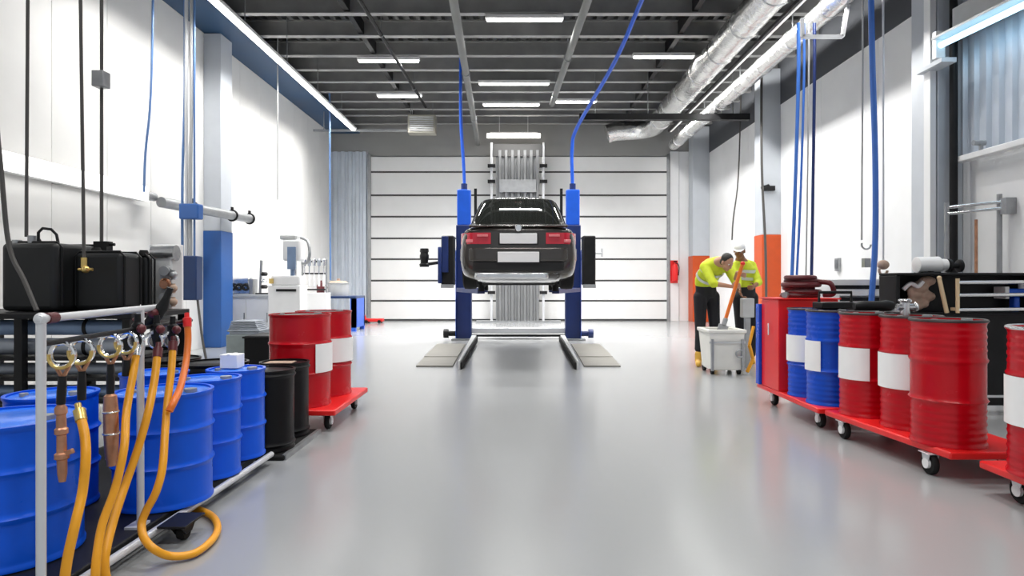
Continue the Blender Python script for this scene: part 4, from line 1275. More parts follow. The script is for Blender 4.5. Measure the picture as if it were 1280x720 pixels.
def person(name_label, skin, J, hd, hd_frame, arms, legs, torso, hands_dir, cap=None, hair=True, gloves=None):
    t = thing('person', name_label, 'person', (J['hip'].x, J['hip'].y, 0), 'workers in yellow tops')
    hip, waist, chest, neck = J['hip'], J['waist'], J['chest'], J['neck']
    ax = J['axis'].normalized()
    fw = J['front'].normalized()

    def trunk(mb, g):
        for p, q, ra, rb in ((hip, waist, (0.165, 0.115), (0.15, 0.11)), (waist, chest, (0.15, 0.11), (0.185, 0.125)), (chest, neck, (0.185, 0.12), (0.10, 0.08))):
            for k in range(9):
                f = k / 8
                c = p.lerp(q, f)
                up = (q - p).normalized()
                M = Matrix((ax, up.cross(ax).normalized(), up)).transposed()
                ell(mb, c, (ra[0] * (1 - f) + rb[0] * f + g, ra[1] * (1 - f) + rb[1] * f + g, 0.07 + g), M)

    mb = MB()
    trunk(mb, 0)
    hc = hd
    chain(mb, [neck, hc - hd_frame @ Vector((0, 0.0, 0.05))], [0.062, 0.055])
    head(mb, hc, hd_frame)
    for (sh, el, wr), (d_, s_, n_) in zip(arms, hands_dir):
        chain(mb, [sh, el], [0.052, 0.042])
        chain(mb, [el, wr], [0.042, 0.028])
        hand(mb, wr, d_, s_, n_)
    for hp, kn, an, toe in legs:
        chain(mb, [hp, kn], [0.085, 0.055])
        chain(mb, [kn, kn.lerp(an, 0.35), an], [0.055, 0.056, 0.036])
        chain(mb, [an - Vector((0, 0, 0.04)), toe], [0.038, 0.028])
    o = mb.build('body', skin, t)
    voxel(o, 0.0065, 4)
    # eyes
    e = MB()
    for s in (-1, 1):
        e.ball(hc + hd_frame @ Vector((s * 0.03, 0.079, 0.012)), 0.011, 10, 8)
    e.build('eyes', M_white, o)
    e = MB()
    for s in (-1, 1):
        e.ball(hc + hd_frame @ Vector((s * 0.03, 0.0865, 0.012)), 0.006, 8, 6)
    e.build('pupils', M_black_steel, o)
    # clothes
    mb = MB()
    trunk2 = [(waist.lerp(hip, 0.35), waist), (waist, chest), (chest, neck.lerp(chest, 0.35))]
    sizes = [((0.18, 0.135), (0.175, 0.135)), ((0.175, 0.135), (0.205, 0.145)), ((0.205, 0.14), (0.14, 0.11))]
    for (p, q), (ra, rb) in zip(trunk2, sizes):
        for k in range(9):
            f = k / 8
            up = (q - p).normalized()
            M = Matrix((ax, up.cross(ax).normalized(), up)).transposed()
            ell(mb, p.lerp(q, f), (ra[0] * (1 - f) + rb[0] * f, ra[1] * (1 - f) + rb[1] * f, 0.06), M)
    for sh, el, wr in arms:
        chain(mb, [chest.lerp(neck, 0.45), sh], [0.09, 0.082])
        chain(mb, [sh, el], [0.078, 0.062])
        if J.get('sleeves', 1.0) > 0:
            chain(mb, [el, el.lerp(wr, 0.8 * J.get('sleeves', 1.0))], [0.062, 0.05])
    jk = mb.build('jacket', M_hivis, t)
    voxel(jk, 0.012, 5)
    for f in (0.25, 0.8):
        c = waist.lerp(chest, f)
        up = (chest - waist).normalized()
        M = Matrix((ax, up.cross(ax).normalized(), up)).transposed()
        pts = []
        a_, b_ = 0.175 + 0.03 * f + 0.006, 0.135 + 0.01 * f + 0.006
        mb = MB()
        n = 40
        vs, fs = [], []
        for k in range(n):
            th = 2 * PI * k / n
            for z_, e_ in ((-0.025, 0), (0.025, 0), (0.025, 0.006), (-0.025, 0.006)):
                vs.append(c + M @ Vector(((a_ + e_) * math.cos(th), (b_ + e_) * math.sin(th), z_)))
        for k in range(n):
            k2 = (k + 1) % n
            for i in range(4):
                fs.append((k * 4 + i, k * 4 + (i + 1) % 4, k2 * 4 + (i + 1) % 4, k2 * 4 + i))
        mb.add(vs, fs).build('reflective_band', M_reflect, jk)
    mb = MB()
    for k in range(9):
        f = k / 8
        up = (waist - hip).normalized()
        M = Matrix((ax, up.cross(ax).normalized(), up)).transposed()
        ell(mb, hip.lerp(waist.lerp(hip, 0.1), f), (0.178 - 0.012 * f, 0.135, 0.06), M)
    for hp, kn, an, toe in legs:
        chain(mb, [hip.lerp(hp, 0.6), hp, kn], [0.11, 0.112, 0.082])
        chain(mb, [kn, an.lerp(kn, J.get('hem', 0.1))], [0.08, 0.068])
    tr = mb.build('trousers', M_trouser, t)
    voxel(tr, 0.012, 5)
    for hp, kn, an, toe in legs:
        mb = MB()
        chain(mb, [an + Vector((0, 0, 0.07)), an - Vector((0, 0, 0.03))], [0.056, 0.056])
        d_ = (toe - an)
        d_.z = 0
        d_.normalize()
        chain(mb, [Vector((an.x, an.y, 0.052)) - d_ * 0.05, Vector((toe.x, toe.y, 0.045))], [0.05, 0.044])
        b_ = mb.build('boot', M_boot, t)
        voxel(b_, 0.01, 3)
    if hair:
        mb = MB()
        ell(mb, hc + hd_frame @ Vector((0, -0.026, 0.042)), (0.083, 0.094, 0.086), hd_frame)
        ell(mb, hc + hd_frame @ Vector((0, -0.05, -0.02)), (0.072, 0.06, 0.07), hd_frame)
        mb.build('hair', M_hair, t)
    if cap:
        n, R = 28, 8
        mb = MB()
        vs, fs = [], []
        for i in range(R + 1):
            th = (PI / 2) * i / R
            for k in range(n):
                a = 2 * PI * k / n
                vs.append(hc + hd_frame @ Vector((0.088 * math.cos(th) * math.cos(a), -0.012 + 0.106 * math.cos(th) * math.sin(a), 0.045 + 0.085 * math.sin(th))))
        for i in range(R):
            for k in range(n):
                fs.append((i * n + k, i * n + (k + 1) % n, (i + 1) * n + (k + 1) % n, (i + 1) * n + k))
        fs.append(tuple(range(n))[::-1])
        c_ = mb.add(vs, fs).build('cap', cap, t)
        MB().prism([(x_, y_) for x_, y_ in [(0.07 * math.cos(a), 0.07 + 0.075 * math.sin(a)) for a in [PI * k / 12 for k in range(13)]]], 0.043, 0.05, 'Z')
        pm = MB()
        pk = [(0.078 * math.cos(PI * k / 12), 0.05 + 0.10 * math.sin(PI * k / 12)) for k in range(13)]
        pm.add([hc + hd_frame @ Vector((x_, y_, 0.046 - 0.12 * max(0, y_ - 0.05) ** 1.2 + dz)) for dz in (0, 0.006) for x_, y_ in pk],
               [tuple(range(13)), tuple(range(25, 12, -1))] + [(k, k + 13, (k + 1) % 13 + 13, (k + 1) % 13) for k in range(13)])
        pm.build('peak', cap, c_)
    return t


V = Vector
# worker bending toward the bin
hipA = V((2.93, 9.98, 1.10))
A = dict(hip=hipA, waist=V((2.90, 9.92, 1.33)), chest=V((2.955, 9.66, 1.53)), neck=V((3.02, 9.5, 1.60)), axis=V((0.93, 0.35, 0.0)), front=V((0.3, -0.9, 0)), hem=0.35, sleeves=0.2)
hfA = frame((0.35, -0.72, -0.60), (0.25, -0.55, 0.8))
shA = [V((2.80, 9.60, 1.52)), V((3.16, 9.70, 1.54))]
elA = [V((2.86, 9.40, 1.27)), V((3.22, 9.50, 1.30))]
wrA = [V((3.10, 9.33, 1.23)), V((3.20, 9.36, 1.43))]
person('worker in yellow top and black trousers bending forward over the pale bin', M_skin2, A, V((3.055, 9.37, 1.585)), hfA,
       list(zip(shA, elA, wrA)),
       [(hipA + V((-0.10, -0.03, -0.04)), V((2.82, 9.93, 0.55)), V((2.79, 9.92, 0.11)), V((2.74, 9.74, 0.05))), (hipA + V((0.11, 0.04, -0.04)), V((3.06, 9.97, 0.55)), V((3.06, 10.02, 0.11)), V((3.08, 9.84, 0.05)))],
       None, [(V((0.9, -0.3, 0.1)), V((0, 0, 1)), V((0.3, 0.9, 0))), (V((0.5, -0.3, -0.2)), V((0, -0.3, 1)), V((0.4, 0.8, 0)))])
# worker standing beside, head down
oB = V((0.07, 0.14, 0))
hipB = V((3.52, 9.98, 1.08)) + oB
B = dict(hip=hipB, waist=V((3.52, 9.97, 1.31)) + oB, chest=V((3.47, 9.9, 1.52)) + oB, neck=V((3.41, 9.84, 1.64)) + oB, axis=V((0.86, 0.5, 0.0)), front=V((-0.4, -0.8, 0)), hem=0.1, sleeves=0.4)
hfB = frame((-0.42, -0.78, -0.38), (-0.1, -0.3, 0.95))
shB = [V((3.29, 9.78, 1.53)) + oB, V((3.62, 10.0, 1.55)) + oB]
elB = [V((3.33, 9.72, 1.28)), V((3.66, 9.80, 1.29)) + oB]
wrB = [V((3.30, 9.56, 1.16)), V((3.52, 9.62, 1.22)) + oB]
person('worker in white cap and yellow jacket standing beside the orange column', M_skin, B, V((3.335, 9.72, 1.775)) + oB, hfB,
       list(zip(shB, elB, wrB)),
       [(hipB + V((-0.11, -0.05, -0.04)), V((3.42, 9.9, 0.53)) + oB, V((3.43, 9.97, 0.11)) + oB, V((3.36, 9.80, 0.05)) + oB), (hipB + V((0.11, 0.05, -0.04)), V((3.64, 9.98, 0.53)) + oB, V((3.64, 10.06, 0.11)) + oB, V((3.6, 9.88, 0.05)) + oB)],
       None, [(V((0.2, -0.5, -0.8)), V((-0.5, -0.6, 0.2)), V((0.8, 0.0, 0.1))), (V((-0.6, -0.8, -0.1)), V((0, -0.2, 1)), V((-0.7, 0.6, 0)))], cap=M_white)
t = thing('long_handled_tool', 'orange long-handled shovel held upright in the pale bin', 'shovel', (3.05, 9.2, 0.6))
h0, h1 = V((3.245, 9.26, 1.56)), at(906, 402, 9.16)
MB().cyl(h0, h1, 0.026).build('shaft', M_ohose, t)
MB().ball(h0, 0.034).build('grip', M_redplastic, t)
d_ = (h1 - h0).normalized()
q = h1 + d_ * 0.22
MB().rings([(h1 - d_ * 0.05, 0.034), (h1 + d_ * 0.06, 0.036)], 12).bar(h1 + d_ * 0.05, q, 0.15, 0.02, V((0, 1, 0.2))).build('blade', M_dsteel, t, bevel=0.008)

# ---------------------------------------------------------------- left foreground: hose rack, guns, hoses
t = thing('hose_rack', 'silver tube rack with hoses and nozzles standing before the blue drums', 'rack', (-1.82, 2.9, 0))
A0, A1 = V((-1.79, 2.4, 1.16)), V((-1.86, 3.15, 1.165))
DR = (A1 - A0).normalized()
for p, zf in ((A0, 0.0), (A1, 0.096)):
    MB().cyl((p.x, p.y, zf), p, 0.017, seg=16).build('upright', M_silver, t)
MB().cyl(A0 - DR * 0.02, A0 + DR * 1.0, 0.016, seg=16).build('top_tube', M_silver, t)
MB().cyl(A0 + V((0, 0, -0.095)), A0 + V((0, 0, -0.095)) + DR * 1.35, 0.011, seg=12).build('hook_tube', M_black_steel, t)
MB().ball(A0, 0.024).build('corner_joint', M_silver, t)
MB().cyl(A0 + DR * 0.03, A0 + DR * 0.085, 0.021).build('clamp', M_maroon, t)
MB().box(A0.x - .05, A0.x + .05, 2.35, 2.45, 0, .012).build('foot_plate', M_silver, t)
MB().box(A1.x - .05, A1.x + .02, 3.1, 3.2, .096, .108).build('foot_plate', M_silver, t)


def along(y):
    return A0 + DR * ((y - A0.y) / DR.y)


def hook(p, m_ring=M_steel):
    """ring clamp hung on the hook tube with a Y-shaped black neck"""
    pass


GG = 'dispensing nozzles on the rack'


def gun(y, label, nozzle_px, neck_to, nm, kind):
    p = along(y) + V((0.0, 0, -0.107))
    t = thing('dispensing_nozzle', label, 'nozzle', p, GG)
    R = 0.048
    c = p + V((0, 0, -R + 0.004))
    MB().torus(c, R, 0.0085, 'Y', 28, 8).build('ring', M_chrome, t)
    MB().torus(c + V((0, -0.012, -0.004)), R * 0.98, 0.007, 'Y', 24, 8, PI * 0.95, PI * 2.05).build('grip_band', M_brass, t)
    b = c + V((0, 0, -R - 0.045))
    MB().bar(c + V((-0.030, 0, -R + 0.01)), b, 0.012, 0.014, V((0, 1, 0))).bar(c + V((0.030, 0, -R + 0.01)), b, 0.012, 0.014, V((0, 1, 0))).build('yoke', M_copper, t, bevel=0.003)
    e = at(*neck_to, y)
    MB().rings([(b + V((0, 0, 0.01)), 0.014), (b.lerp(e, 0.5), 0.017), (e, 0.016)], 12).build('neck', M_black_steel, t)
    if kind == 'nozzle':
        n1 = at(*nozzle_px, y)
        L = n1 - e
        MB().rings([(e + L * f, r_) for f, r_ in ((0, .012), (.05, .022), (.12, .022), (.14, .017), (.3, .018), (.32, .024), (.38, .024), (.4, .017), (.62, .018), (.64, .026), (.70, .026), (.72, .018), (.9, .017), (1, .012))], 14).build('spout', nm, t)
        MB().bar(e + L * 0.66, e + L * 0.60 + V((0.045, 0, 0)), 0.02, 0.02, V((0, 1, 0))).build('trigger', nm, t, bevel=0.004)
    elif kind == 'sleeve':
        n1 = at(*nozzle_px, y)
        L = n1 - e
        MB().rings([(e + L * f, r_) for f, r_ in ((0, .014), (.03, .026), (.2, .03), (.55, .031), (.9, .026), (.92, .021), (1, .02))], 14).build('sleeve', nm, t)
        MB().torus(e + L * 0.25, 0.03, 0.005, 'Z', 18, 6).torus(e + L * 0.55, 0.031, 0.005, 'Z', 18, 6).build('hose_clip', M_steel, t)
    return t


gun(2.53, 'copper nozzle hanging closest to the rack upright', (78, 602), (76, 505), M_copper, 'nozzle')
gun(2.66, 'second nozzle from the rack upright, a yellow hose leaving it', (100, 520), (102, 500), M_brass, 'none')
gun(2.88, 'third nozzle from the rack upright with a reddish copper sleeve', (140, 582), (138, 492), M_copper, 'sleeve')
t4 = gun(3.02, 'fourth nozzle from the rack upright, bare black neck', (158, 490), (157, 470), M_copper, 'none')

GH = 'yellow hoses on the rack'


def yhose(label, pts, r=0.0185, m=M_yhose, valve=None, group=GH):
    P = [p if isinstance(p, Vector) else at(*p) for p in pts]
    t = thing('yellow_hose', label, 'hose', P[0], group)
    MB().tube(P, r, 12, 6).build('hose_run', m, t)
    e, f = P[0], P[1]
    d_ = (e - f).normalized()
    MB().rings([(e - d_ * 0.03, r + 0.004), (e + d_ * 0.02, r + 0.005), (e + d_ * 0.025, 0.013), (e + d_ * 0.05, 0.013)], 12).build('ferrule', valve or M_dsteel, t)
    return t


yhose('yellow hose hanging from the second nozzle to the floor', [(100, 518, 2.66), (106, 545, 2.62), (107, 575, 2.58), (103, 615, 2.56), (94, 655, 2.5), (85, 695, 2.48), (80, 730, 2.47), (78, 760, 2.5)], 0.0185, M_yhose, M_brass)
yhose('yellow hose under the rack end of the top tube, bending to the floor', [(171, 438, 3.08), (166, 470, 3.02), (158, 515, 2.93), (155, 560, 2.82), (144, 610, 2.76), (128, 655, 2.70), (121, 695, 2.64), (119, 722, 2.62), (118, 735, 2.62), (112, 746, 2.62)], 0.0175, M_yhose, M_steel)
yhose('yellow hose joining another midway, hung between rack end and looped hose', [(197, 440, 3.22), (193, 475, 3.15), (184, 520, 3.05), (171, 565, 2.99), (157, 605, 2.93), (142, 650, 2.82), (132, 690, 2.73), (131, 712, 2.71), (134, 729, 2.71)], 0.0185, M_yhose, M_maroon)
yhose('yellow hose ending in a loop on the floor', [(216, 432, 3.36), (214, 465, 3.3), (209, 505, 3.22), (206, 545, 3.12), (203, 585, 3.04), (195, 615, 3.0), (183, 638, 2.99), (177, 655, 2.97), (180, 672, 2.93), (192, 686, 2.9), (213, 695, 2.95), (242, 692, 3.0), (263, 677, 3.14), (272, 662, 3.30), (268, 648, 3.45), (254, 639, 3.56), (236, 635, 3.62), (218, 637, 3.58)], 0.018, M_yhose, M_maroon)
yhose('short orange hose at the rack end beside the navy box', [(234, 402, 3.62), (235, 425, 3.6), (232, 455, 3.52), (225, 485, 3.32), (217, 503, 3.20), (211.5, 514, 3.17)], 0.018, M_ohose, M_redplastic)

GV = 'valves on the rack'
for k, (px, d_, lb) in enumerate(((172, 3.1, 'dark valve above the hose at the end of the top tube'), (196, 3.26, 'dark valve with chrome levers in the middle of the rack cluster'), (216, 3.4, 'dark chrome valve above the looped hose'))):
    p = at(px, 426, d_)
    t = thing('hose_valve', lb, 'valve', p, GV)
    MB().rings([(p + V((0, 0, -0.06)), 0.015), (p + V((0, 0, 0.0)), 0.02), (p + V((0, 0, 0.03)), 0.027), (p + V((0, 0, 0.08)), 0.027), (p + V((0, 0, 0.09)), 0.016), (p + V((0.0, 0, 0.13)), 0.014)], 14).build('valve_body', M_black_steel, t)
    MB().bar(p + V((0, -0.02, 0.05)), p + V((-0.07, -0.03, 0.01)), 0.012, 0.016).bar(p + V((-0.07, -0.03, 0.01)), p + V((-0.075, -0.03, -0.05)), 0.012, 0.014, V((0, 1, 0))).build('lever', M_chrome, t)
    MB().torus(p + V((0.0, -0.01, 0.0)), 0.035, 0.007, 'Y', 20, 8).build('ring', M_steel, t)
    MB().ball(p + V((0.03, -0.02, 0.06)), 0.022).build('knob', M_maroon, t)
p = at(196, 396, 3.3)
t = thing('hose_valve', 'topmost dark valve body clamped over the end of the top tube', 'valve', p, GV)
MB().rings([(p + V((-0.06, 0, -0.05)), 0.02), (p + V((-0.01, 0, 0.0)), 0.032), (p + V((0.03, 0, 0.05)), 0.03), (p + V((0.05, 0, 0.1)), 0.018), (p + V((0.07, 0, 0.15)), 0.016)], 14).build('valve_body', M_black_steel, t)
MB().cyl(p + V((-0.05, -0.02, 0.03)), p + V((-0.1, -0.02, -0.02)), 0.016).ball(p + V((0.0, -0.03, 0.02)), 0.026).build('handle', M_maroon, t)

# ---------------------------------------------------------------- tanks on the steel bench
t = thing('steel_bench', 'dark steel bench under the black tanks, stacked with pipes', 'bench', (-4.2, 6.2, 0))
MB().box(-5.4, -3.4, 5.62, 6.62, 0.97, 1.02).build('bench_top', M_black_steel, t, bevel=0.006)
for xx in (-5.35, -4.4, -3.45):
    for yy in (5.66, 6.58):
        MB().box(xx - .035, xx + .035, yy - .035, yy + .035, 0, .97).build('leg', M_black_steel, t)
for z in (0.22, 0.42, 0.60):
    MB().box(-5.35, -3.45, 5.66, 6.3, z, z + 0.025).build('shelf', M_black_steel, t)
GP = 'pipes stored under the bench'
for z, r_, m_, lb, y_ in ((0.885, 0.07, M_pipeblue, 'blue-grey pipe uppermost under the bench top', 5.81), (0.712, 0.076, M_pipegrey, 'thick grey pipe, second under the bench top', 5.81),
                          (0.511, 0.055, M_pipegrey, 'grey pipe on the middle bench shelf', 5.80), (0.311, 0.055, M_pipeblue, 'blue-grey pipe on the lowest bench shelf', 5.80)):
    o = MB().lathe([(r_, -0.97), (r_, 0.97), (r_ * 0.8, 0.97), (r_ * 0.8, -0.97)], (-4.4, y_, z), 24, 'X', close=True)
    t = thing('stored_pipe', lb, 'pipe', (-4.4, y_, z - r_), GP)
    o.build('pipe_run', m_, t)
    for xx in (-5.0, -3.9):
        MB().lathe([(r_ + .008, -0.015), (r_ + .008, 0.015), (r_ - .002, 0.015), (r_ - .002, -0.015)], (xx, y_, z), 24, 'X', close=True).build('strap', M_black_steel, t)
    if z in (0.885,):
        mb = MB()
        for xx in (-5.2, -4.4, -3.6):
            mb.box(xx - 0.03, xx + 0.03, y_ - 0.02, y_ + 0.02, z + r_ - 0.002, 0.968)
        mb.build('hanger', M_black_steel, t)

GTK = 'black tanks on the bench'


def tank(label, x0, x1, y0, y1, z0, z1):
    t = thing('black_tank', label, 'tank', ((x0 + x1) / 2, (y0 + y1) / 2, z0), GTK)
    MB().box(x0, x1, y0, y1, z0, z1).build('tank_shell', M_tank, t, bevel=0.05, segs=4)
    for f in (0.12, 0.88):
        y_ = y0 + (y1 - y0) * f
        MB().polytube([(x0 - 0.006, y_, z0 + 0.05), (x0 - 0.006, y_, z1 - 0.04), (x0 + 0.04, y_, z1 + 0.008), (x1 - 0.04, y_, z1 + 0.008), (x1 + 0.006, y_, z1 - 0.04), (x1 + 0.006, y_, z0 + 0.05)], 0.012, 8).build('strap', M_black_steel, t)
    MB().lathe([(0.0, z1 - 0.01), (0.045, z1 - 0.01), (0.045, z1 + 0.03), (0.035, z1 + 0.05), (0.0, z1 + 0.05)], (x0 + (x1 - x0) * 0.3, y0 + (y1 - y0) * 0.35, 0), 20).build('filler_cap', M_rubber, t)
    return t


t = tank('bigger black tank at the frame edge with a hoop pipe on top', -4.78, -4.27, 5.9, 6.58, 1.025, 1.66)
MB().polytube([V((-4.5, 6.0, 1.65)), V((-4.5, 6.0, 1.76)), V((-4.46, 6.0, 1.80)), V((-4.38, 6.0, 1.79)), V((-4.33, 6.0, 1.74)), V((-4.31, 6.0, 1.64))], 0.013, 8).build('hoop_pipe', M_black_steel, t)
MB().cyl((-4.56, 6.0, 1.64), (-4.56, 6.0, 1.73), 0.035).cyl((-4.7, 6.0, 1.64), (-4.7, 6.0, 1.69), 0.04).build('valve', M_dsteel, t)
tank('second black tank with the brass valve in front of it', -4.24, -3.78, 6.1, 6.44, 1.025, 1.58)
tank('narrow black tank beside the silver pump cabinet', -3.84, -3.74, 6.47, 6.58, 1.025, 1.57)
t = thing('pump_cabinet', 'white cabinet holding silver pump parts at the bench end', 'cabinet', (-3.3, 6.4, 0))
MB().box(-3.98, -3.66, 6.90, 7.0, 0.62, 1.70).build('back_box', M_white, t, bevel=0.01)
MB().box(-3.98, -3.62, 6.68, 7.0, 0.0, 0.62).build('stand', M_black_steel, t)
MB().box(-3.82, -3.62, 6.68, 6.90, 0.9, 1.62).build('pump_casing', M_cabgrey, t, bevel=0.02)
MB().cyl((-3.84, 6.74, 1.60), (-3.60, 6.74, 1.60), 0.085).build('pump_cylinder', M_steel, t)
for k, z in enumerate((1.42, 1.28, 1.14)):
    MB().cyl((-3.68, 6.70, z), (-3.66, 6.60, z - 0.01), 0.05 - 0.008 * (k % 2)).torus((-3.665, 6.64, z), 0.045, 0.014, 'Y', 18, 6).build('pump_port', M_copper if k == 1 else M_dsteel, t)
    MB().ball((-3.59, 6.66, z - 0.05), 0.04).cyl((-3.59, 6.66, z - 0.1), (-3.59, 6.66, z), 0.02).build('pump_valve', M_brown if k else M_dsteel, t)

# ---------------------------------------------------------------- along the left wall, behind the column
t = thing('wall_workbench', 'long white cupboard bench along the wall past the blue column', 'bench', (-5.2, 13, 0))
MB().box(-6.17, -5.2, 13.4, 15.4, 0.06, 0.98).build('cupboard', M_white, t, bevel=0.01)
MB().box(-6.18, -5.15, 13.35, 15.45, 0.98, 1.03).build('bench_top', M_cabgrey, t, bevel=0.006)
MB().box(-6.15, -5.25, 13.44, 15.36, 0.0, 0.06).build('plinth', M_black_steel, t)
for k in range(2):
    d_ = MB().box(-6.16 + k * 0.48, -5.70 + k * 0.48, 13.38, 13.4, 0.12, 0.93).build('door', M_white, t, bevel=0.005)
    MB().box(-5.74 + k * 0.48, -5.72 + k * 0.48, 13.36, 13.38, 0.45, 0.65).build('handle', M_dsteel, d_)
t = thing('engine_part', 'grey machined engine part lying on the white bench', 'engine part', (-5.880, 13.6, 1.03))
MB().box(-6.150, -5.650, 13.5, 13.8, 1.031, 1.2).cyl((-6.130, 13.6, 1.3), (-5.680, 13.6, 1.3), 0.12).build('block', M_steel, t, bevel=0.02)
for k in range(3):
    MB().torus((-6.030 + k * 0.14, 13.47, 1.18), 0.055, 0.022, 'Y', 18, 8).build('port', M_black_steel, t)
MB().box(-5.690, -5.600, 13.5, 13.75, 1.031, 1.36).build('bracket', M_dsteel, t, bevel=0.01)
t = thing('tool_stand', 'dark upright pole stand with round fittings on the white bench', 'stand', (-5.430, 13.7, 1.03))
MB().cyl((-5.490, 13.6, 1.031), (-5.460, 13.6, 1.75), 0.03).build('pole', M_dsteel, t)
for k, z in enumerate((1.15, 1.28, 1.42)):
    MB().rings([((-5.380, 13.55, z), 0.05), ((-5.380, 13.55, z + 0.04), 0.075), ((-5.380, 13.55, z + 0.08), 0.05)], 16).bar((-5.480, 13.6, z + 0.04), (-5.380, 13.55, z + 0.04), 0.03, 0.03).build('fitting', M_black_steel if k != 1 else M_steel, t)
MB().box(-5.550, -5.280, 13.5, 13.7, 1.031, 1.06).build('base', M_black_steel, t)

t = thing('drill_machine', 'white pillar drilling machine with a grey head and cable', 'machine', (-4.9, 14.2, 0))
MB().box(-5.05, -4.40, 12.9, 13.35, 0.0, 1.22).build('cabinet', M_white, t, bevel=0.015)
MB().box(-4.88, -4.48, 12.88, 12.9, 1.10, 1.15).build('slot', M_black_steel, t)
MB().box(-5.0, -4.42, 12.92, 13.33, 1.22, 1.42).build('table', M_white, t, bevel=0.03)
MB().box(-5.02, -4.94, 12.88, 12.92, 1.26, 1.36).build('warning_patch', M_brass, t)
MB().cyl((-4.62, 13.15, 1.42), (-4.62, 13.15, 2.2), 0.06).build('pillar', M_steel, t)
MB().box(-4.78, -4.42, 12.95, 13.3, 1.72, 2.15).build('head', M_white, t, bevel=0.04)
MB().box(-4.66, -4.5, 12.9, 12.96, 1.55, 2.0).cyl((-4.58, 12.98, 1.42), (-4.58, 12.98, 1.72), 0.04).build('spindle', M_pipeblue, t)
MB().box(-4.85, -4.5, 12.98, 13.28, 2.15, 2.25).build('belt_cover', M_cabgrey, t, bevel=0.03)
MB().tube([(-4.45, 13.1, 2.2), (-4.3, 13.05, 2.12), (-4.24, 13.0, 1.9), (-4.28, 13.0, 1.7), (-4.4, 13.0, 1.66)], 0.03, 8).build('cable_loop', M_dsteel, t)
t = thing('wall_crate', 'grey-green crate pile beside the red drums', 'crate', (-4.9, 11, 0))
q0, q1 = at(282, 450, 10.6), at(330, 405, 10.6)
MB().box(q0.x, q1.x, 10.6, 11.2, 0, 0.42).build('lower_box', M_crate, t, bevel=0.02)
MB().box(q0.x + .05, q1.x - .1, 10.62, 11.1, 0.42, 0.47).box(q0.x + .02, q1.x - .07, 10.6, 11.14, 0.47, 0.5).build('rim', M_pipegrey, t, bevel=0.01)
t = thing('folded_sheet', 'grey-green folded plastic sheet on the crate', 'sheet', (-4.5, 10.8, 0.5))
mb = MB()
for k in range(5):
    mb.box(q0.x + 0.02 + .01 * k, q1.x - .12 - .012 * k, 10.65, 11.05, .502 + .03 * k, .525 + .03 * k)
mb.build('folds', M_pipegrey, t, bevel=0.01)
t = thing('black_crate', 'black box between the crate and the big red drum', 'crate', (-3.9, 10.2, 0))
MB().box(-4.25, -3.55, 9.9, 10.6, 0, 0.46).build('box', M_blackdrum, t, bevel=0.02)
MB().box(-4.27, -3.53, 9.88, 10.62, 0.42, 0.45).build('rim', M_blackdrum, t, bevel=0.01)

# bottle rack, tool rack
t = thing('tool_rack', 'wire rack of white tools on the wall past the drilling machine', 'rack', (-4.9, 15.6, 0))
MB().box(-5.45, -4.75, 15.9, 16.2, 0.0, 1.02).build('stand', M_white, t, bevel=0.01)
for xx in (-5.4, -4.8):
    MB().cyl((xx, 16.0, 1.02), (xx, 16.0, 1.85), 0.025).build('post', M_dsteel, t)
for z in (1.1, 1.5, 1.8):
    MB().cyl((-5.4, 16.0, z), (-4.8, 16.0, z), 0.02).build('crossbar', M_black_steel, t)
GTL = 'white tools on the wire rack'
for k in range(5):
    x_ = -5.32 + k * 0.12
    s = thing('hand_tool', ('first', 'second', 'middle', 'fourth', 'last')[k] + ' white-handled tool hanging on the wire rack, counted from the drilling machine', 'tool', (x_, 15.95, 1.15), GTL)
    MB().rings([((x_, 15.915, 1.18), 0.03), ((x_, 15.915, 1.38), 0.035), ((x_, 15.915, 1.48), 0.02)], 10).build('handle', M_white, s)
    MB().rings([((x_, 15.915, 1.48), 0.014), ((x_, 15.915, 1.68), 0.014), ((x_, 15.915, 1.70), 0.04), ((x_, 15.915, 1.84), 0.05), ((x_, 15.915, 1.87), 0.02)], 10).build('tool_head', M_pipegrey if k % 2 else M_steel, s)

t = thing('blue_workbench', 'blue steel workbench in the far corner by the corrugated wall', 'workbench', (-4.6, 17, 0))
MB().box(-5.35, -4.22, 16.6, 17.6, 0.86, 0.92).build('bench_top', M_navybox, t, bevel=0.01)
for xx in (-5.3, -4.28):
    for yy in (16.65, 17.55):
        MB().box(xx - .06, xx + .06, yy - .05, yy + .05, 0, .86).build('leg', M_liftblue, t)
MB().box(-4.36, -4.22, 16.6, 17.6, 0.1, 0.86).build('side_panel', M_liftblue, t)
MB().box(-5.3, -4.4, 16.64, 17.56, 0.3, 0.34).build('shelf', M_silver, t)
t = thing('metal_pot', 'pale metal pot with a lid on the blue workbench', 'pot', (-4.75, 17.0, 0.92))
MB().lathe([(0.0, 0.921), (0.26, 0.921), (0.27, 0.95), (0.27, 1.24), (0.29, 1.25), (0.29, 1.27), (0.0, 1.27)], (-4.78, 17.0, 0), 28).build('pot_body', M_cabgrey, t)
MB().lathe([(0.0, 1.27), (0.24, 1.27), (0.2, 1.31), (0.0, 1.33)], (-4.78, 17.0, 0), 28).cyl((-4.78, 17.0, 1.32), (-4.78, 17.0, 1.38), 0.04).build('lid', M_brown, t)
t = thing('oil_jug', 'small dark red jug standing next to the pot', 'jug', (-5.15, 17.0, 0.92))
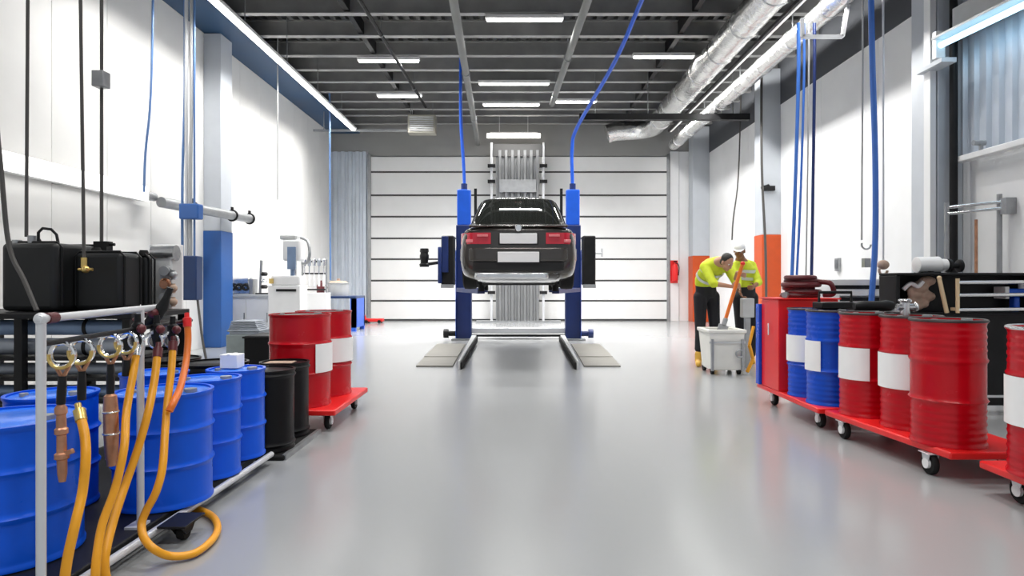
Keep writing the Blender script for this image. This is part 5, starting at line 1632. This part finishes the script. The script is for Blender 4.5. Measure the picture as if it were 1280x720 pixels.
MB().lathe([(0.0, 0.921), (0.09, 0.921), (0.1, 0.95), (0.1, 1.2), (0.04, 1.28), (0.04, 1.33), (0.0, 1.33)], (-5.24, 16.95, 0), 20).build('jug_body', M_maroon, t)
MB().torus((-5.12, 16.95, 1.14), 0.06, 0.012, 'Y', 16, 6).build('handle', M_maroon, t)
t = thing('floor_jack', 'red floor jack lying by the foot of the white door', 'jack', (-4.4, 20.2, 0))
MB().box(-4.85, -4.25, 20.0, 20.3, 0.04, 0.14).build('frame', M_redplastic, t, bevel=0.02)
for xx in (-4.75, -4.35):
    for yy in (19.98, 20.32):
        MB().cyl((xx, yy - .02, .05), (xx, yy + .02, .05), .05).build('wheel', M_rubber, t)
MB().cyl((-4.8, 20.15, 0.12), (-4.95, 20.2, 0.5), 0.025).build('handle', M_redplastic, t)

# ---------------------------------------------------------------- light from outside, camera
w = bpy.data.worlds.new('sky')
S.world = w
w.use_nodes = True
nt = w.node_tree
bg = nt.nodes['Background']
sky = nt.nodes.new('ShaderNodeTexSky')
sky.sky_type = 'HOSEK_WILKIE'
sky.turbidity = 6
sky.ground_albedo = 0.5
sky.sun_direction = Vector((0.2, 0.5, 0.85)).normalized()
mix = nt.nodes.new('ShaderNodeMix')
mix.data_type = 'RGBA'
mix.inputs['Factor'].default_value = 0.75
nt.links.new(sky.outputs['Color'], mix.inputs['A'])
mix.inputs['B'].default_value = (0.9, 0.95, 1.0, 1)
nt.links.new(mix.outputs['Result'], bg.inputs['Color'])
bg.inputs['Strength'].default_value = 0.7

cam = bpy.data.cameras.new('camera')
co = bpy.data.objects.new('camera', cam)
COL.objects.link(co)
co.location = (0, 0, EYE)
co.rotation_euler = (PI / 2, 0, 0)
cam.sensor_width = 36
cam.lens = 36 * F / 1280
cam.shift_x = -(CX - 640) / 1280
cam.shift_y = -(360 - CY) / 1280
cam.clip_end = 200
S.camera = co
S.view_settings.view_transform = 'Standard'
S.view_settings.look = 'None'
S.view_settings.gamma = 1
S.view_settings.use_curve_mapping = False
S.view_settings.exposure = 0.0
S.cycles.use_denoising = True
S.cycles.max_bounces = 8
